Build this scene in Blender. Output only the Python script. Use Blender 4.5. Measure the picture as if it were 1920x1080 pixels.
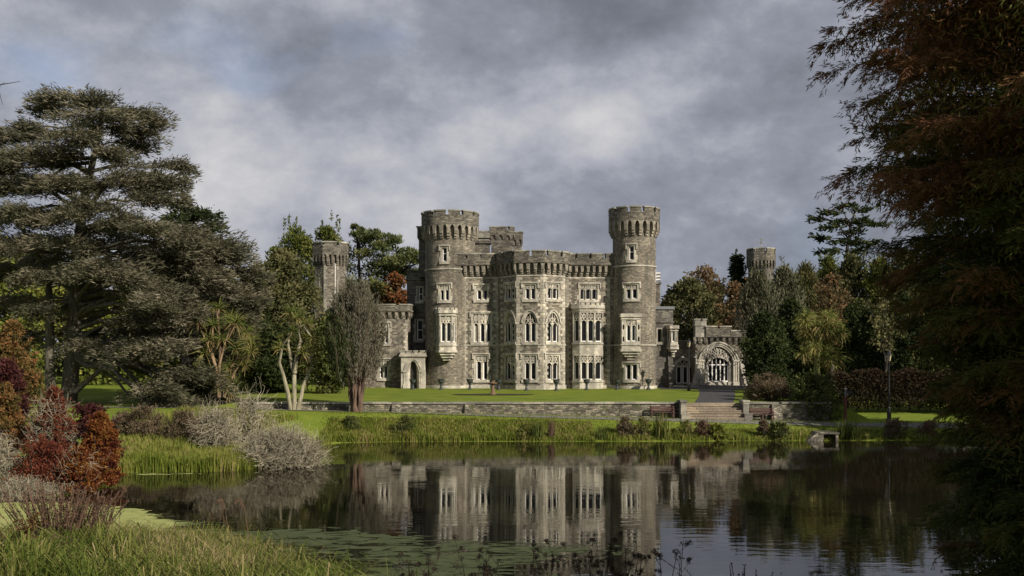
import bpy, math, random
import numpy as np
R = math.radians
for o in list(bpy.data.objects): bpy.data.objects.remove(o)
scene = bpy.context.scene
col = scene.collection

# ------------------------------------------------------------------ camera, sky, sun, exposure
FPX = 1867.0; CAMZ = 5.66; HOR = 680.0          # focal length and horizon of the 1920 px photograph, eye height above the water
cam_d = bpy.data.cameras.new('camera'); cam = bpy.data.objects.new('camera', cam_d); col.objects.link(cam)
cam_d.sensor_width = 36; cam_d.lens = 36*FPX/1920; cam_d.shift_y = (HOR-540)/1920
cam_d.clip_start = .1; cam_d.clip_end = 8000
cam.location = (0, 0, CAMZ); cam.rotation_euler = (R(90), 0, 0)
scene.camera = cam
SUN_AZ, SUN_EL = 46, 29
world = bpy.data.worlds.new('World'); scene.world = world; world.use_nodes = True
scene.view_settings.view_transform = 'Standard'; scene.view_settings.look = 'None'
scene.view_settings.exposure = 0.22; scene.view_settings.gamma = 1
sd = bpy.data.lights.new('sun', 'SUN'); sd.energy = 5.0; sd.angle = R(.55); sd.color = (1, .91, .77)
sun = bpy.data.objects.new('sun', sd); col.objects.link(sun); sun.rotation_euler = (R(90-SUN_EL), 0, R(SUN_AZ))

def NT(nt):
    nt.nodes.clear()
    def n(t, **k):
        nd = nt.nodes.new(t)
        for a, v in k.items():
            if a.startswith('i_'):
                nd.inputs[a[2:].replace('_', ' ')].default_value = v
            else: setattr(nd, a, v)
        return nd
    def l(a, b): nt.links.new(a, b)
    return n, l
def ramp(n, stops, interp='LINEAR'):
    r = n('ShaderNodeValToRGB'); cr = r.color_ramp; cr.interpolation = interp
    while len(cr.elements) < len(stops): cr.elements.new(.5)
    for e, (p, c) in zip(cr.elements, stops):
        e.position = p; e.color = (c[0], c[1], c[2], 1) if not isinstance(c, (int, float)) else (c, c, c, 1)
    return r
def mixc(n, l, fac, a, b, mode='MIX'):
    m = n('ShaderNodeMix', data_type='RGBA', blend_type=mode)
    for s, v in ((0, fac), (6, a), (7, b)):
        if hasattr(v, 'is_output'): l(v, m.inputs[s])
        elif s: m.inputs[s].default_value = (*v, 1)
        else: m.inputs[0].default_value = v
    return m.outputs[2]
def mth(n, l, op, a, b=None, clamp=False):
    m = n('ShaderNodeMath', operation=op, use_clamp=clamp)
    for i, v in ((0, a), (1, b)):
        if v is None: continue
        if hasattr(v, 'is_output'): l(v, m.inputs[i])
        else: m.inputs[i].default_value = v
    return m.outputs[0]

# cloudy sky: the physical sky shows blue through gaps in two layers of procedural cloud
n, l = NT(world.node_tree)
sky = n('ShaderNodeTexSky', sky_type='NISHITA', sun_disc=False, sun_elevation=R(SUN_EL), sun_rotation=R(180-SUN_AZ), air_density=1.0, dust_density=1.2)
tc = n('ShaderNodeTexCoord')
def skydir(px, py):
    v = np.array([(px-960)/FPX, 1, (HOR-py)/FPX]); return v/np.linalg.norm(v)
mp = n('ShaderNodeMapping'); mp.inputs['Scale'].default_value = (1, 1, 1.55); l(tc.outputs['Generated'], mp.inputs['Vector'])
def cnoise(sc, det, rough, dist, off):
    m2 = n('ShaderNodeMapping'); m2.inputs['Location'].default_value = off; l(mp.outputs[0], m2.inputs['Vector'])
    t = n('ShaderNodeTexNoise'); t.inputs['Scale'].default_value = sc; t.inputs['Detail'].default_value = det
    t.inputs['Roughness'].default_value = rough; t.inputs['Distortion'].default_value = dist
    l(m2.outputs[0], t.inputs['Vector']); return t.outputs['Fac']
def blob(px, py, rad, amp, sx=1.0):
    d = skydir(px, py)
    vm = n('ShaderNodeVectorMath', operation='SUBTRACT'); l(tc.outputs['Generated'], vm.inputs[0]); vm.inputs[1].default_value = d
    sm = n('ShaderNodeVectorMath', operation='MULTIPLY'); l(vm.outputs[0], sm.inputs[0]); sm.inputs[1].default_value = (1/sx, 1, 1)
    ln = n('ShaderNodeVectorMath', operation='LENGTH'); l(sm.outputs[0], ln.inputs[0])
    q = mth(n, l, 'DIVIDE', ln.outputs['Value'], rad/FPX); q = mth(n, l, 'MULTIPLY', q, q); q = mth(n, l, 'MULTIPLY', q, -1.0)
    q = mth(n, l, 'EXPONENT', q); return mth(n, l, 'MULTIPLY', q, amp)
bright = cnoise(5.6, 10, .60, .05, (3.1, 0, 1.7))
for b in ((1000, 215, 120, .105, 2.2), (1080, 150, 50, .05, 1.6), (740, 310, 110, .07, 2.6), (1160, 235, 100, .085, 1.2), (620, 420, 120, .035, 2.6), (1350, 440, 90, .03, 2.0), (900, 130, 120, -.05, 3), (330, 260, 170, .06, 1.6), (560, 400, 150, .08, 2.5), (1420, 390, 130, .07, 1.8), (960, 50, 190, -.10, 3.6), (1480, 250, 220, -.10, 1.0), (560, 220, 110, -.05, 1.2), (60, 60, 160, -.02, 1.5), (1000, 370, 110, -.05, 2.5)):
    bright = mth(n, l, 'ADD', bright, blob(*b))
fine = cnoise(15, 8, .62, .2, (0, 2.2, 0)); fine = mth(n, l, 'MULTIPLY', mth(n, l, 'SUBTRACT', fine, .5), .26)
bright = mth(n, l, 'ADD', bright, fine)
ccol = ramp(n, [(.12, (.125, .137, .168)), (.28, (.170, .185, .222)), (.44, (.250, .268, .318)), (.54, (.345, .36, .41)), (.74, (.535, .53, .545))]); l(bright, ccol.inputs[0])
gap = cnoise(3.2, 6, .55, .5, (7.7, 1.0, 4.1))
for b in ((480, 150, 70, .26, 1.8), (690, 85, 70, .24, 1.5), (100, 130, 90, .24, 1.2), (1490, 430, 110, .28, 1.6), (330, 70, 60, .15, 2), (1010, 240, 300, -.25, 1.8)):
    gap = mth(n, l, 'ADD', gap, blob(*b))
gm = ramp(n, [(.51, 0.0), (.72, .65)]); l(gap, gm.inputs[0])
skyc = n('ShaderNodeVectorMath', operation='SCALE'); l(sky.outputs[0], skyc.inputs[0]); skyc.inputs['Scale'].default_value = .085
blue = mixc(n, l, .55, skyc.outputs[0], (.30, .38, .58))
mixed = mixc(n, l, gm.outputs[0], ccol.outputs[0], blue)
# unseen sky overhead dimmed to lessen the ambient light
sep = n('ShaderNodeSeparateXYZ'); l(tc.outputs['Generated'], sep.inputs[0])
ov = ramp(n, [(.3, 1.0), (.75, .62)]); l(sep.outputs['Z'], ov.inputs[0])
mixed = mixc(n, l, 1.0, mixed, ov.outputs[0], 'MULTIPLY')
up = n('ShaderNodeVectorMath', operation='SCALE'); l(mixed, up.inputs[0]); up.inputs['Scale'].default_value = 1/.1
bg = n('ShaderNodeBackground'); l(up.outputs[0], bg.inputs['Color']); bg.inputs['Strength'].default_value = .1
ow = n('ShaderNodeOutputWorld'); l(bg.outputs[0], ow.inputs['Surface'])

# ------------------------------------------------------------------ helpers
rng = np.random.default_rng(7); random.seed(7)
def PX(px, D): return (px-960)*D/FPX
def PZ(py, D): return CAMZ+(HOR-py)*D/FPX
def tag(o, label=None, cat=None, group=None, kind=None):
    for k, v in (('label', label), ('category', cat), ('group', group), ('kind', kind)):
        if v: o[k] = v
    return o
def empty(name, loc=(0, 0, 0), label=None, cat=None, group=None):
    o = bpy.data.objects.new(name, None); col.objects.link(o); o.location = loc; o.empty_display_size = .3
    return tag(o, label, cat, group)
def link(name, me, parent=None):
    o = bpy.data.objects.new(name, me); col.objects.link(o)
    if parent is not None: o.parent = parent
    return o
def copy_tree(o, parent=None):
    c = o.copy(); col.objects.link(c)
    if parent is not None: c.parent = parent
    for ch in list(o.children): copy_tree(ch, c)
    return c
def np_mesh(name, V, F, mat, tint=None, smooth=False):
    V = np.asarray(V, dtype=np.float32); F = np.asarray(F, dtype=np.int32); k = F.shape[1]
    me = bpy.data.meshes.new(name); me.vertices.add(len(V)); me.vertices.foreach_set('co', V.ravel())
    me.loops.add(F.size); me.loops.foreach_set('vertex_index', F.ravel())
    me.polygons.add(len(F)); me.polygons.foreach_set('loop_start', np.arange(0, F.size, k, dtype=np.int32))
    if smooth: me.polygons.foreach_set('use_smooth', np.ones(len(F), dtype=bool))
    me.update(calc_edges=True)
    if tint is not None:
        a = me.attributes.new('tint', 'FLOAT', 'FACE'); a.data.foreach_set('value', np.asarray(tint, dtype=np.float32))
    me.materials.append(mat); return me

class MB:
    def __init__(s): s.v = []; s.f = []; s.uv = []
    def face(s, pts, uvs=None):
        i = len(s.v); s.v += [tuple(p) for p in pts]; s.f.append(tuple(range(i, i+len(pts))))
        s.uv += list(uvs) if uvs else [(p[0]+p[1]*.6, p[2]) for p in pts]
    def box(s, x0, x1, y0, y1, z0, z1):
        c = [(x, y, z) for z in (z0, z1) for y in (y0, y1) for x in (x0, x1)]
        for q in ((0, 1, 5, 4), (1, 3, 7, 5), (3, 2, 6, 7), (2, 0, 4, 6), (4, 5, 7, 6), (2, 3, 1, 0)): s.face([c[i] for i in q])
    def prism(s, sf, poly, n0, n1, back=False):
        a = [sf.map(u, v, n1) for u, v in poly]; b = [sf.map(u, v, n0) for u, v in poly]; m = len(poly)
        s.face(a, poly)
        if back: s.face(b[::-1], poly[::-1])
        for i in range(m):
            j = (i+1) % m; (u0, v0), (u1, v1) = poly[i], poly[j]
            if abs(u1-u0) > abs(v1-v0): q = [(u0, n0), (u1, n0), (u1, n1), (u0, n1)]
            else: q = [(n0, v0), (n0, v1), (n1, v1), (n1, v0)]
            s.face([b[i], b[j], a[j], a[i]], q)
    def rect(s, sf, u0, u1, v0, v1, n0, n1, step=None, back=False):
        k = max(1, int(math.ceil((u1-u0)/(step or sf.step)-1e-6))); cuts = sorted(set([u0+(u1-u0)*i/k for i in range(k+1)]+[c for c in sf.cuts if u0+1e-4 < c < u1-1e-4]))
        P = lambda u, v, q: sf.map(u, v, q)
        for a, b in zip(cuts, cuts[1:]):
            s.face([P(a, v0, n1), P(b, v0, n1), P(b, v1, n1), P(a, v1, n1)], [(a, v0), (b, v0), (b, v1), (a, v1)])
            s.face([P(a, v1, n1), P(b, v1, n1), P(b, v1, n0), P(a, v1, n0)], [(a, n1), (b, n1), (b, n0), (a, n0)])
            s.face([P(a, v0, n0), P(b, v0, n0), P(b, v0, n1), P(a, v0, n1)], [(a, n0), (b, n0), (b, n1), (a, n1)])
            if back: s.face([P(b, v0, n0), P(a, v0, n0), P(a, v1, n0), P(b, v1, n0)], [(b, v0), (a, v0), (a, v1), (b, v1)])
        s.face([P(u0, v0, n0), P(u0, v0, n1), P(u0, v1, n1), P(u0, v1, n0)], [(n0, v0), (n1, v0), (n1, v1), (n0, v1)])
        s.face([P(u1, v0, n1), P(u1, v0, n0), P(u1, v1, n0), P(u1, v1, n1)], [(n1, v0), (n0, v0), (n0, v1), (n1, v1)])
    def build(s, name, mat, parent=None, smooth=False, org=(0, 0, 0)):
        me = bpy.data.meshes.new(name)
        ox, oy, oz = org
        me.from_pydata([(x-ox, y-oy, z-oz) for x, y, z in s.v], [], s.f)
        ul = me.uv_layers.new(name='UVMap'); ul.data.foreach_set('uv', np.array(s.uv, dtype=np.float32).ravel())
        if smooth: me.polygons.foreach_set('use_smooth', np.ones(len(s.f), dtype=bool))
        me.materials.append(mat); me.update()
        return link(name, me, parent)

class Poly:                                    # a wall line on plan; u runs along it (left to right seen from outside), n outward with mitred corners
    step = 1e9
    def __init__(s, pts, closed=False):
        P = [np.array(p, float) for p in pts]
        if closed: P = P+[P[0]]
        s.P = P; s.L = [0]
        nn = []
        for a, b in zip(P, P[1:]):
            d = (b-a)/np.linalg.norm(b-a); nn.append(np.array([d[1], -d[0]])); s.L.append(s.L[-1]+np.linalg.norm(b-a))
        s.M = []
        for i in range(len(P)):
            if closed: a, b = nn[i-1 if i > 0 else -1], nn[i % len(nn)]
            else: a, b = nn[max(0, i-1)], nn[min(i, len(nn)-1)]
            s.M.append((a+b)/(1+a.dot(b)))
        s.cuts = s.L[1:-1]; s.len = s.L[-1]
    def map(s, u, v, q):
        k = 0
        while k < len(s.L)-2 and u > s.L[k+1]: k += 1
        t = (u-s.L[k])/(s.L[k+1]-s.L[k]); A = s.P[k]+q*s.M[k]; B = s.P[k+1]+q*s.M[k+1]
        p = A+(B-A)*t; return (p[0], p[1], v)
class Cyl:
    def __init__(s, cx, cy, r): s.cx, s.cy, s.r = cx, cy, r; s.step = r*math.pi/28; s.cuts = []; s.len = 2*math.pi*r
    def map(s, u, v, q):
        a = u/s.r; return (s.cx+(s.r+q)*math.sin(a), s.cy-(s.r+q)*math.cos(a), v)
    def u(s, px, D): return s.r*math.asin(max(-1, min(1, (PX(px, D)-s.cx)/s.r)))

def wall(mb, sf, u0, u1, v0, v1, holes=(), depth=.3, nbase=0.0):
    us = {u0, u1}; vs = {v0, v1}
    for a, b, c, d in holes: us |= {a, b}; vs |= {c, d}
    us |= {c for c in sf.cuts if u0 < c < u1}
    us = sorted(us); U = [us[0]]
    for a, b in zip(us, us[1:]):
        k = max(1, int(math.ceil((b-a)/sf.step-1e-6))); U += [a+(b-a)*(i+1)/k for i in range(k)]
    V = sorted(vs)
    for a, b in zip(U, U[1:]):
        if b-a < 1e-6: continue
        for c, d in zip(V, V[1:]):
            mu, mv = (a+b)/2, (c+d)/2
            if any(h[0] < mu < h[1] and h[2] < mv < h[3] for h in holes): continue
            mb.face([sf.map(a, c, nbase), sf.map(b, c, nbase), sf.map(b, d, nbase), sf.map(a, d, nbase)], [(a, c), (b, c), (b, d), (a, d)])
    for a, b, c, d in holes:
        k = max(1, int(math.ceil((b-a)/sf.step-1e-6)))
        for i in range(k):
            p, q = a+(b-a)*i/k, a+(b-a)*(i+1)/k
            mb.face([sf.map(p, d, nbase), sf.map(q, d, nbase), sf.map(q, d, nbase-depth), sf.map(p, d, nbase-depth)], [(p, 0), (q, 0), (q, depth), (p, depth)])
            mb.face([sf.map(p, c, nbase-depth), sf.map(q, c, nbase-depth), sf.map(q, c, nbase), sf.map(p, c, nbase)], [(p, 0), (q, 0), (q, depth), (p, depth)])
        for p in (a, b):
            mb.face([sf.map(p, c, nbase-depth), sf.map(p, c, nbase), sf.map(p, d, nbase), sf.map(p, d, nbase-depth)], [(0, c), (depth, c), (depth, d), (0, d)])

# ------------------------------------------------------------------ materials
def material(name):
    m = bpy.data.materials.new(name); m.use_nodes = True; n, l = NT(m.node_tree)
    out = n('ShaderNodeOutputMaterial'); b = n('ShaderNodeBsdfPrincipled'); l(b.outputs[0], out.inputs[0]); return m, n, l, b, out
def noise(n, l, vec, sc, det=4, rough=.55, dist=0):
    t = n('ShaderNodeTexNoise'); t.inputs['Scale'].default_value = sc; t.inputs['Detail'].default_value = det
    t.inputs['Roughness'].default_value = rough; t.inputs['Distortion'].default_value = dist
    if vec is not None: l(vec, t.inputs['Vector'])
    return t
def stone(name, c1, c2, mortar, bw=.42, rh=.16, stain=(.62, 1.15), speck=0.0, bump=.5, streak=0.0, wob_=.16, moss=0.0):
    m, n, l, b, out = material(name)
    uv = n('ShaderNodeUVMap'); geo = n('ShaderNodeNewGeometry')
    wob = noise(n, l, uv.outputs[0], 1.7, 3); sub = n('ShaderNodeVectorMath', operation='SUBTRACT'); l(wob.outputs['Color'], sub.inputs[0]); sub.inputs[1].default_value = (.5, .5, .5)
    sc = n('ShaderNodeVectorMath', operation='SCALE'); l(sub.outputs[0], sc.inputs[0]); sc.inputs['Scale'].default_value = wob_
    ad = n('ShaderNodeVectorMath', operation='ADD'); l(uv.outputs[0], ad.inputs[0]); l(sc.outputs[0], ad.inputs[1])
    br = n('ShaderNodeTexBrick', offset=.43, squash=.72, squash_frequency=3); l(ad.outputs[0], br.inputs['Vector'])
    br.inputs['Color1'].default_value = (0, 0, 0, 1); br.inputs['Color2'].default_value = (1, 1, 1, 1); br.inputs['Mortar'].default_value = (.5, .5, .5, 1)
    br.inputs['Scale'].default_value = 1; br.inputs['Brick Width'].default_value = bw; br.inputs['Row Height'].default_value = rh
    br.inputs['Mortar Size'].default_value = .016; br.inputs['Mortar Smooth'].default_value = .3
    rc = ramp(n, [(0, c2), (.45, tuple((a+b_)/2*.92 for a, b_ in zip(c1, c2))), (.8, c1), (1, (c1[0]*1.25, c1[1]*1.22, c1[2]*1.15))]); l(br.outputs['Color'], rc.inputs[0])
    c = mixc(n, l, br.outputs['Fac'], rc.outputs[0], mortar)
    g = noise(n, l, geo.outputs['Position'], 9, 5, .7); gr = ramp(n, [(.3, .68), (.72, 1.28)]); l(g.outputs['Fac'], gr.inputs[0]); c = mixc(n, l, 1.0, c, gr.outputs[0], 'MULTIPLY')
    s = noise(n, l, geo.outputs['Position'], .42, 6, .65, .3); sr = ramp(n, [(.32, stain[0]), (.66, stain[1])]); l(s.outputs['Fac'], sr.inputs[0]); c = mixc(n, l, 1.0, c, sr.outputs[0], 'MULTIPLY')
    if streak:
        mpp = n('ShaderNodeMapping'); mpp.inputs['Scale'].default_value = (1.6, 1.6, .16); l(geo.outputs['Position'], mpp.inputs['Vector'])
        st = noise(n, l, mpp.outputs[0], 1.0, 5, .6); stt = ramp(n, [(.46, 0.0), (.66, streak)]); l(st.outputs['Fac'], stt.inputs[0])
        c = mixc(n, l, stt.outputs[0], c, (.075, .068, .058))
    if speck:
        k = noise(n, l, geo.outputs['Position'], 5.0, 4, .7); kr = ramp(n, [(.60, 0.0), (.70, speck)]); l(k.outputs['Fac'], kr.inputs[0])
        c = mixc(n, l, kr.outputs[0], c, (.50, .49, .44))
    if moss:
        k = noise(n, l, geo.outputs['Position'], 1.1, 5, .7); kr = ramp(n, [(.53, 0.0), (.66, moss)]); l(k.outputs['Fac'], kr.inputs[0]); c = mixc(n, l, kr.outputs[0], c, (.065, .085, .018))
    l(c, b.inputs['Base Color']); b.inputs['Roughness'].default_value = .9; b.inputs['Specular IOR Level'].default_value = .2
    h = mth(n, l, 'ADD', mth(n, l, 'MULTIPLY', br.outputs['Fac'], -.7), mth(n, l, 'MULTIPLY', g.outputs['Fac'], .8))
    h = mth(n, l, 'ADD', h, mth(n, l, 'MULTIPLY', br.outputs['Color'], .5))
    bm = n('ShaderNodeBump'); bm.inputs['Strength'].default_value = bump; bm.inputs['Distance'].default_value = .05; l(h, bm.inputs['Height']); l(bm.outputs[0], b.inputs['Normal'])
    return m
M = {}
M['rubble'] = stone('grey_rubble_stone', (.325, .288, .23), (.095, .084, .068), (.235, .215, .18), streak=.55)
M['parapet'] = stone('weathered_parapet_stone', (.205, .185, .15), (.07, .065, .056), (.16, .145, .12), stain=(.55, 1.2), speck=.75, streak=.5)
M['tower'] = stone('tower_stone', (.30, .262, .205), (.13, .115, .092), (.21, .192, .16), bw=.32, rh=.13, streak=.6)
M['dark_stone'] = stone('dark_wing_stone', (.20, .185, .16), (.085, .08, .072), (.15, .14, .12), streak=.5)
M['ashlar'] = stone('pale_dressed_stone', (.56, .52, .44), (.42, .39, .33), (.47, .44, .37), bw=.6, rh=.33, stain=(.66, 1.12), bump=.25, streak=.35)
M['quoin'] = stone('quoin_stone', (.54, .495, .41), (.36, .328, .272), (.36, .33, .275), bw=.5, rh=.31, stain=(.62, 1.15), bump=.3, streak=.3)
M['corbel'] = stone('corbel_stone', (.36, .325, .265), (.19, .172, .143), (.27, .245, .2), bw=.3, rh=.25, stain=(.6, 1.15), speck=.3, streak=.4)
M['terrace'] = stone('mossy_terrace_wall_stone', (.30, .27, .215), (.09, .082, .068), (.13, .117, .095), bw=.38, rh=.14, stain=(.45, 1.25), speck=.85, bump=1.0, wob_=.42, moss=.75)
M['coping'] = stone('lichened_coping_stone', (.36, .34, .285), (.20, .19, .165), (.2, .19, .16), bw=1.1, rh=.6, stain=(.55, 1.2), speck=.7, bump=.4)
M['step'] = stone('worn_step_stone', (.38, .31, .23), (.27, .225, .17), (.12, .10, .08), bw=1.3, rh=.5, stain=(.7, 1.1), bump=.4)
def plain(name, c, rough=.6, spec=.5, metal=0, var=.25, sc=6.0):
    m, n, l, b, out = material(name); geo = n('ShaderNodeNewGeometry')
    g = noise(n, l, geo.outputs['Position'], sc, 4, .6); r = ramp(n, [(.3, 1-var), (.7, 1+var)]); l(g.outputs['Fac'], r.inputs[0])
    l(mixc(n, l, 1.0, c, r.outputs[0], 'MULTIPLY'), b.inputs['Base Color']); b.inputs['Roughness'].default_value = rough
    b.inputs['Specular IOR Level'].default_value = spec; b.inputs['Metallic'].default_value = metal; return m
M['white'] = plain('white_paint', (.80, .78, .73), .45, .4, var=.08)
M['iron'] = plain('black_iron', (.018, .018, .02), .4)
M['urn'] = plain('dark_urn_metal', (.035, .042, .042), .55)
M['lead'] = plain('lead_roof', (.16, .165, .175), .6)
M['wood'] = plain('dark_door_wood', (.02, .016, .013), .6)
M['bench'] = plain('brown_bench_wood', (.075, .035, .028), .6)
M['post'] = plain('red_brown_post', (.12, .035, .022), .6)
M['pedestal'] = plain('brown_pedestal_stone', (.16, .10, .06), .8)
M['asphalt'] = plain('asphalt', (.055, .054, .055), .85, .3, sc=3)
M['gravel'] = plain('gravel_path', (.17, .16, .145), .95, .2, sc=9)
M['soil'] = plain('bed_soil', (.05, .042, .03), .95, .1)
M['curtain'] = plain('cream_blind', (.34, .31, .25), .8, .2)
m, n, l, b, out = material('dark_window_glass'); M['glass'] = m
b.inputs['Base Color'].default_value = (.012, .012, .013, 1); b.inputs['Roughness'].default_value = .03; b.inputs['Specular IOR Level'].default_value = .16
geo = n('ShaderNodeNewGeometry'); g = noise(n, l, geo.outputs['Position'], 1.3, 2); bm = n('ShaderNodeBump'); bm.inputs['Strength'].default_value = .06; bm.inputs['Distance'].default_value = .3
l(g.outputs['Fac'], bm.inputs['Height']); l(bm.outputs[0], b.inputs['Normal'])
m, n, l, b, out = material('lantern_glass'); M['lantern'] = m
b.inputs['Base Color'].default_value = (.42, .36, .24, 1); b.inputs['Roughness'].default_value = .2

# ------------------------------------------------------------------ ground and water
SHORE = [(80, 74), (36, 73), (28, 72.4), (20, 72), (10, 71.5), (0, 71.5), (-8, 71.2), (-12.5, 70), (-13.6, 66), (-12.4, 60), (-12.3, 57.5), (-12.9, 54), (-14.6, 51.9), (-18, 51.4), (-20.6, 51), (-20.8, 48), (-19.6, 45.9), (-18.7, 43.9), (-18.9, 42), (-20, 41.3), (-26, 41), (-30, 38), (-26, 33.5), (-18, 31), (-13, 29.5), (-9, 28.2), (-6, 26), (-3, 22.8), (0, 21), (4, 20.4), (8, 21.5), (13, 22.5), (20, 21.5), (30, 20), (80, 26)]
SH = np.array(SHORE, float)
def sdist(x, y):                               # signed distance to the shore line, negative over water
    x = np.asarray(x, float); y = np.asarray(y, float); d = np.full(x.shape, 1e9); ins = np.zeros(x.shape, bool)
    m = len(SH)
    for i in range(m):
        a, b = SH[i], SH[(i+1) % m]; e = b-a
        t = np.clip(((x-a[0])*e[0]+(y-a[1])*e[1])/(e@e), 0, 1)
        d = np.minimum(d, np.hypot(x-a[0]-t*e[0], y-a[1]-t*e[1]))
        if a[1] != b[1]:
            c = ((a[1] > y) != (b[1] > y)) & (x < (b[0]-a[0])*(y-a[1])/(b[1]-a[1])+a[0]); ins ^= c
    return np.where(ins, -d, d)
def sst(a, b, x): t = np.clip((x-a)/(b-a), 0, 1); return t*t*(3-2*t)
WX0, WX1, WY = -21.4, 25.0, 78.2               # terrace wall
def ground(x, y):
    x = np.asarray(x, float); y = np.asarray(y, float); d = sdist(x, y)
    low = np.clip(1.62-.022*x, 1.05, 2.15)
    far = low*sst(0, 5.0, d)
    far = far+np.where((d > 0), .10*np.minimum(d/.3, 1), 0)*(1-sst(1, 4, d))
    terr = 2.45+.46*np.clip((y-WY)/29, 0, 1)+.19*np.clip((y-107)/7, 0, 1)+.02*np.clip(y-125, 0, 200)
    nat = low+(terr-low)*sst(77.5, 104, y)
    inside = sst(WX0-3.2, WX0-.2, x)*(1-sst(WX1, WX1+4, x))
    up = np.where(y >= WY, terr*inside+nat*(1-inside), nat)
    z = np.where(y > 74.5, np.where(y > 77, up, far), far)
    z = np.where((y <= 74.5) & (y > 36), np.where(x < -11.5, np.minimum(z, np.minimum(.7*sst(0, 8, d)+(low-.7)*sst(58, 74, y), low)*sst(0, 1.5, d)+.06), z), z)
    near = np.minimum(.2*np.maximum(d, 0), 4.06)
    z = np.where(y <= 36, near, z)
    und = .06*np.sin(x*.7+1)*np.sin(y*.53)+.04*np.sin(x*1.9)*np.sin(y*1.3+2)
    z = z+und*sst(1, 6, d)*(y < 74)
    return np.where(d < 0, np.maximum(-1.1, d*.35), z)
def gz(x, y): return float(ground(np.array([x]), np.array([y]))[0])
xs = np.unique(np.concatenate([np.linspace(-70, 70, 141), -70-np.geomspace(2, 2600, 26), 70+np.geomspace(2, 2600, 26), [WX0-.3, WX0-.1]]))
ys = np.unique(np.concatenate([np.linspace(-10, 140, 201), [78.15, 78.25], 140+np.geomspace(2, 2600, 26), -10-np.geomspace(2, 800, 14)]))
X, Y = np.meshgrid(xs, ys); Z = ground(X, Y)
nx, ny = len(xs), len(ys); idx = np.arange(nx*ny).reshape(ny, nx)
F = np.stack([idx[:-1, :-1], idx[:-1, 1:], idx[1:, 1:], idx[1:, :-1]], -1).reshape(-1, 4)
m, n, l, b, out = material('lawn_grass'); M['lawn'] = m
geo = n('ShaderNodeNewGeometry')
g1 = noise(n, l, geo.outputs['Position'], .35, 6, .6); g2 = noise(n, l, geo.outputs['Position'], 5, 5, .7)
mpp = n('ShaderNodeMapping'); mpp.inputs['Scale'].default_value = (.15, 1.2, 1); l(geo.outputs['Position'], mpp.inputs['Vector']); g3 = noise(n, l, mpp.outputs[0], 1.0, 3)
s = mth(n, l, 'ADD', mth(n, l, 'MULTIPLY', g1.outputs['Fac'], .5), mth(n, l, 'ADD', mth(n, l, 'MULTIPLY', g2.outputs['Fac'], .3), mth(n, l, 'MULTIPLY', g3.outputs['Fac'], .2)))
rc = ramp(n, [(.34, (.085, .118, .016)), (.5, (.145, .190, .024)), (.66, (.215, .235, .042))]); l(s, rc.inputs[0])
l(rc.outputs[0], b.inputs['Base Color']); b.inputs['Roughness'].default_value = .95; b.inputs['Specular IOR Level'].default_value = .1
bm = n('ShaderNodeBump'); bm.inputs['Strength'].default_value = .8; bm.inputs['Distance'].default_value = .06; l(g2.outputs['Fac'], bm.inputs['Height']); l(bm.outputs[0], b.inputs['Normal'])
tag(link('ground', np_mesh('ground', np.stack([X, Y, Z], -1).reshape(-1, 3), F, M['lawn'], smooth=True)), kind='structure')

m, n, l, b, out = material('pond_water'); M['water'] = m
geo = n('ShaderNodeNewGeometry')
b.inputs['Base Color'].default_value = (.012, .010, .006, 1); b.inputs['Roughness'].default_value = .025; b.inputs['IOR'].default_value = 1.38
def wav(sx, sy, sc, det):
    mpp = n('ShaderNodeMapping'); mpp.inputs['Scale'].default_value = (sx, sy, 1); l(geo.outputs['Position'], mpp.inputs['Vector']); return noise(n, l, mpp.outputs[0], sc, det, .5).outputs['Fac']
h = mth(n, l, 'ADD', mth(n, l, 'MULTIPLY', wav(.32, 1.0, 2.6, 2), 1.0), mth(n, l, 'MULTIPLY', wav(.5, 1, .5, 2), 1.6))
calm = ramp(n, [(.40, .32), (.60, 1.0)]); l(wav(.06, .35, .6, 3), calm.inputs[0])
bm = n('ShaderNodeBump'); bm.inputs['Distance'].default_value = .0078; l(mth(n, l, 'MULTIPLY', calm.outputs[0], .62), bm.inputs['Strength']); l(h, bm.inputs['Height']); l(bm.outputs[0], b.inputs['Normal'])
wv = [(-90, 14, 0), (110, 14, 0), (110, 76, 0), (-90, 76, 0)]
tag(link('pond_water', np_mesh('pond_water', wv, [(0, 1, 2, 3)], M['water'])), kind='structure')

def strip_sheet(name, left, right, mat, lift, kind='structure', sub=1.0, label=None):
    a = MB()
    L = [np.array(p, float) for p in left]; Rr = [np.array(p, float) for p in right]
    rows = []
    for i in range(len(L)-1):
        k = max(1, int(np.linalg.norm(L[i+1]-L[i])/sub))
        for j in range(k+(i == len(L)-2)):
            t = j/k; rows.append((L[i]+(L[i+1]-L[i])*t, Rr[i]+(Rr[i+1]-Rr[i])*t))
    W = 5; pts = []
    for p, q in rows: pts += [(*(p+(q-p)*t/W), 0) for t in range(W+1)]
    P = np.array(pts); P[:, 2] = ground(P[:, 0], P[:, 1])+lift
    F = [(r*(W+1)+c, r*(W+1)+c+1, (r+1)*(W+1)+c+1, (r+1)*(W+1)+c) for r in range(len(rows)-1) for c in range(W)]
    return tag(link(name, np_mesh(name, P, F, mat)), label, kind=kind)
strip_sheet('lake_path', [(-60, 79.4), (-40, 78.2), (-20, 76.4), (-8, 75.9), (10, 75.5), (30, 75.6), (70, 76.8)], [(-60, 80.9), (-40, 79.6), (-20, 77.5), (-8, 76.9), (10, 76.6), (30, 76.8), (70, 78.1)], M['gravel'], .03)
strip_sheet('drive_path', [(14.4, 78.7), (16.5, 88), (18.9, 100), (19.4, 104.2)], [(17.5, 78.7), (19.7, 88), (22.4, 100), (23.3, 104.2)], M['asphalt'], .02)
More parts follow.
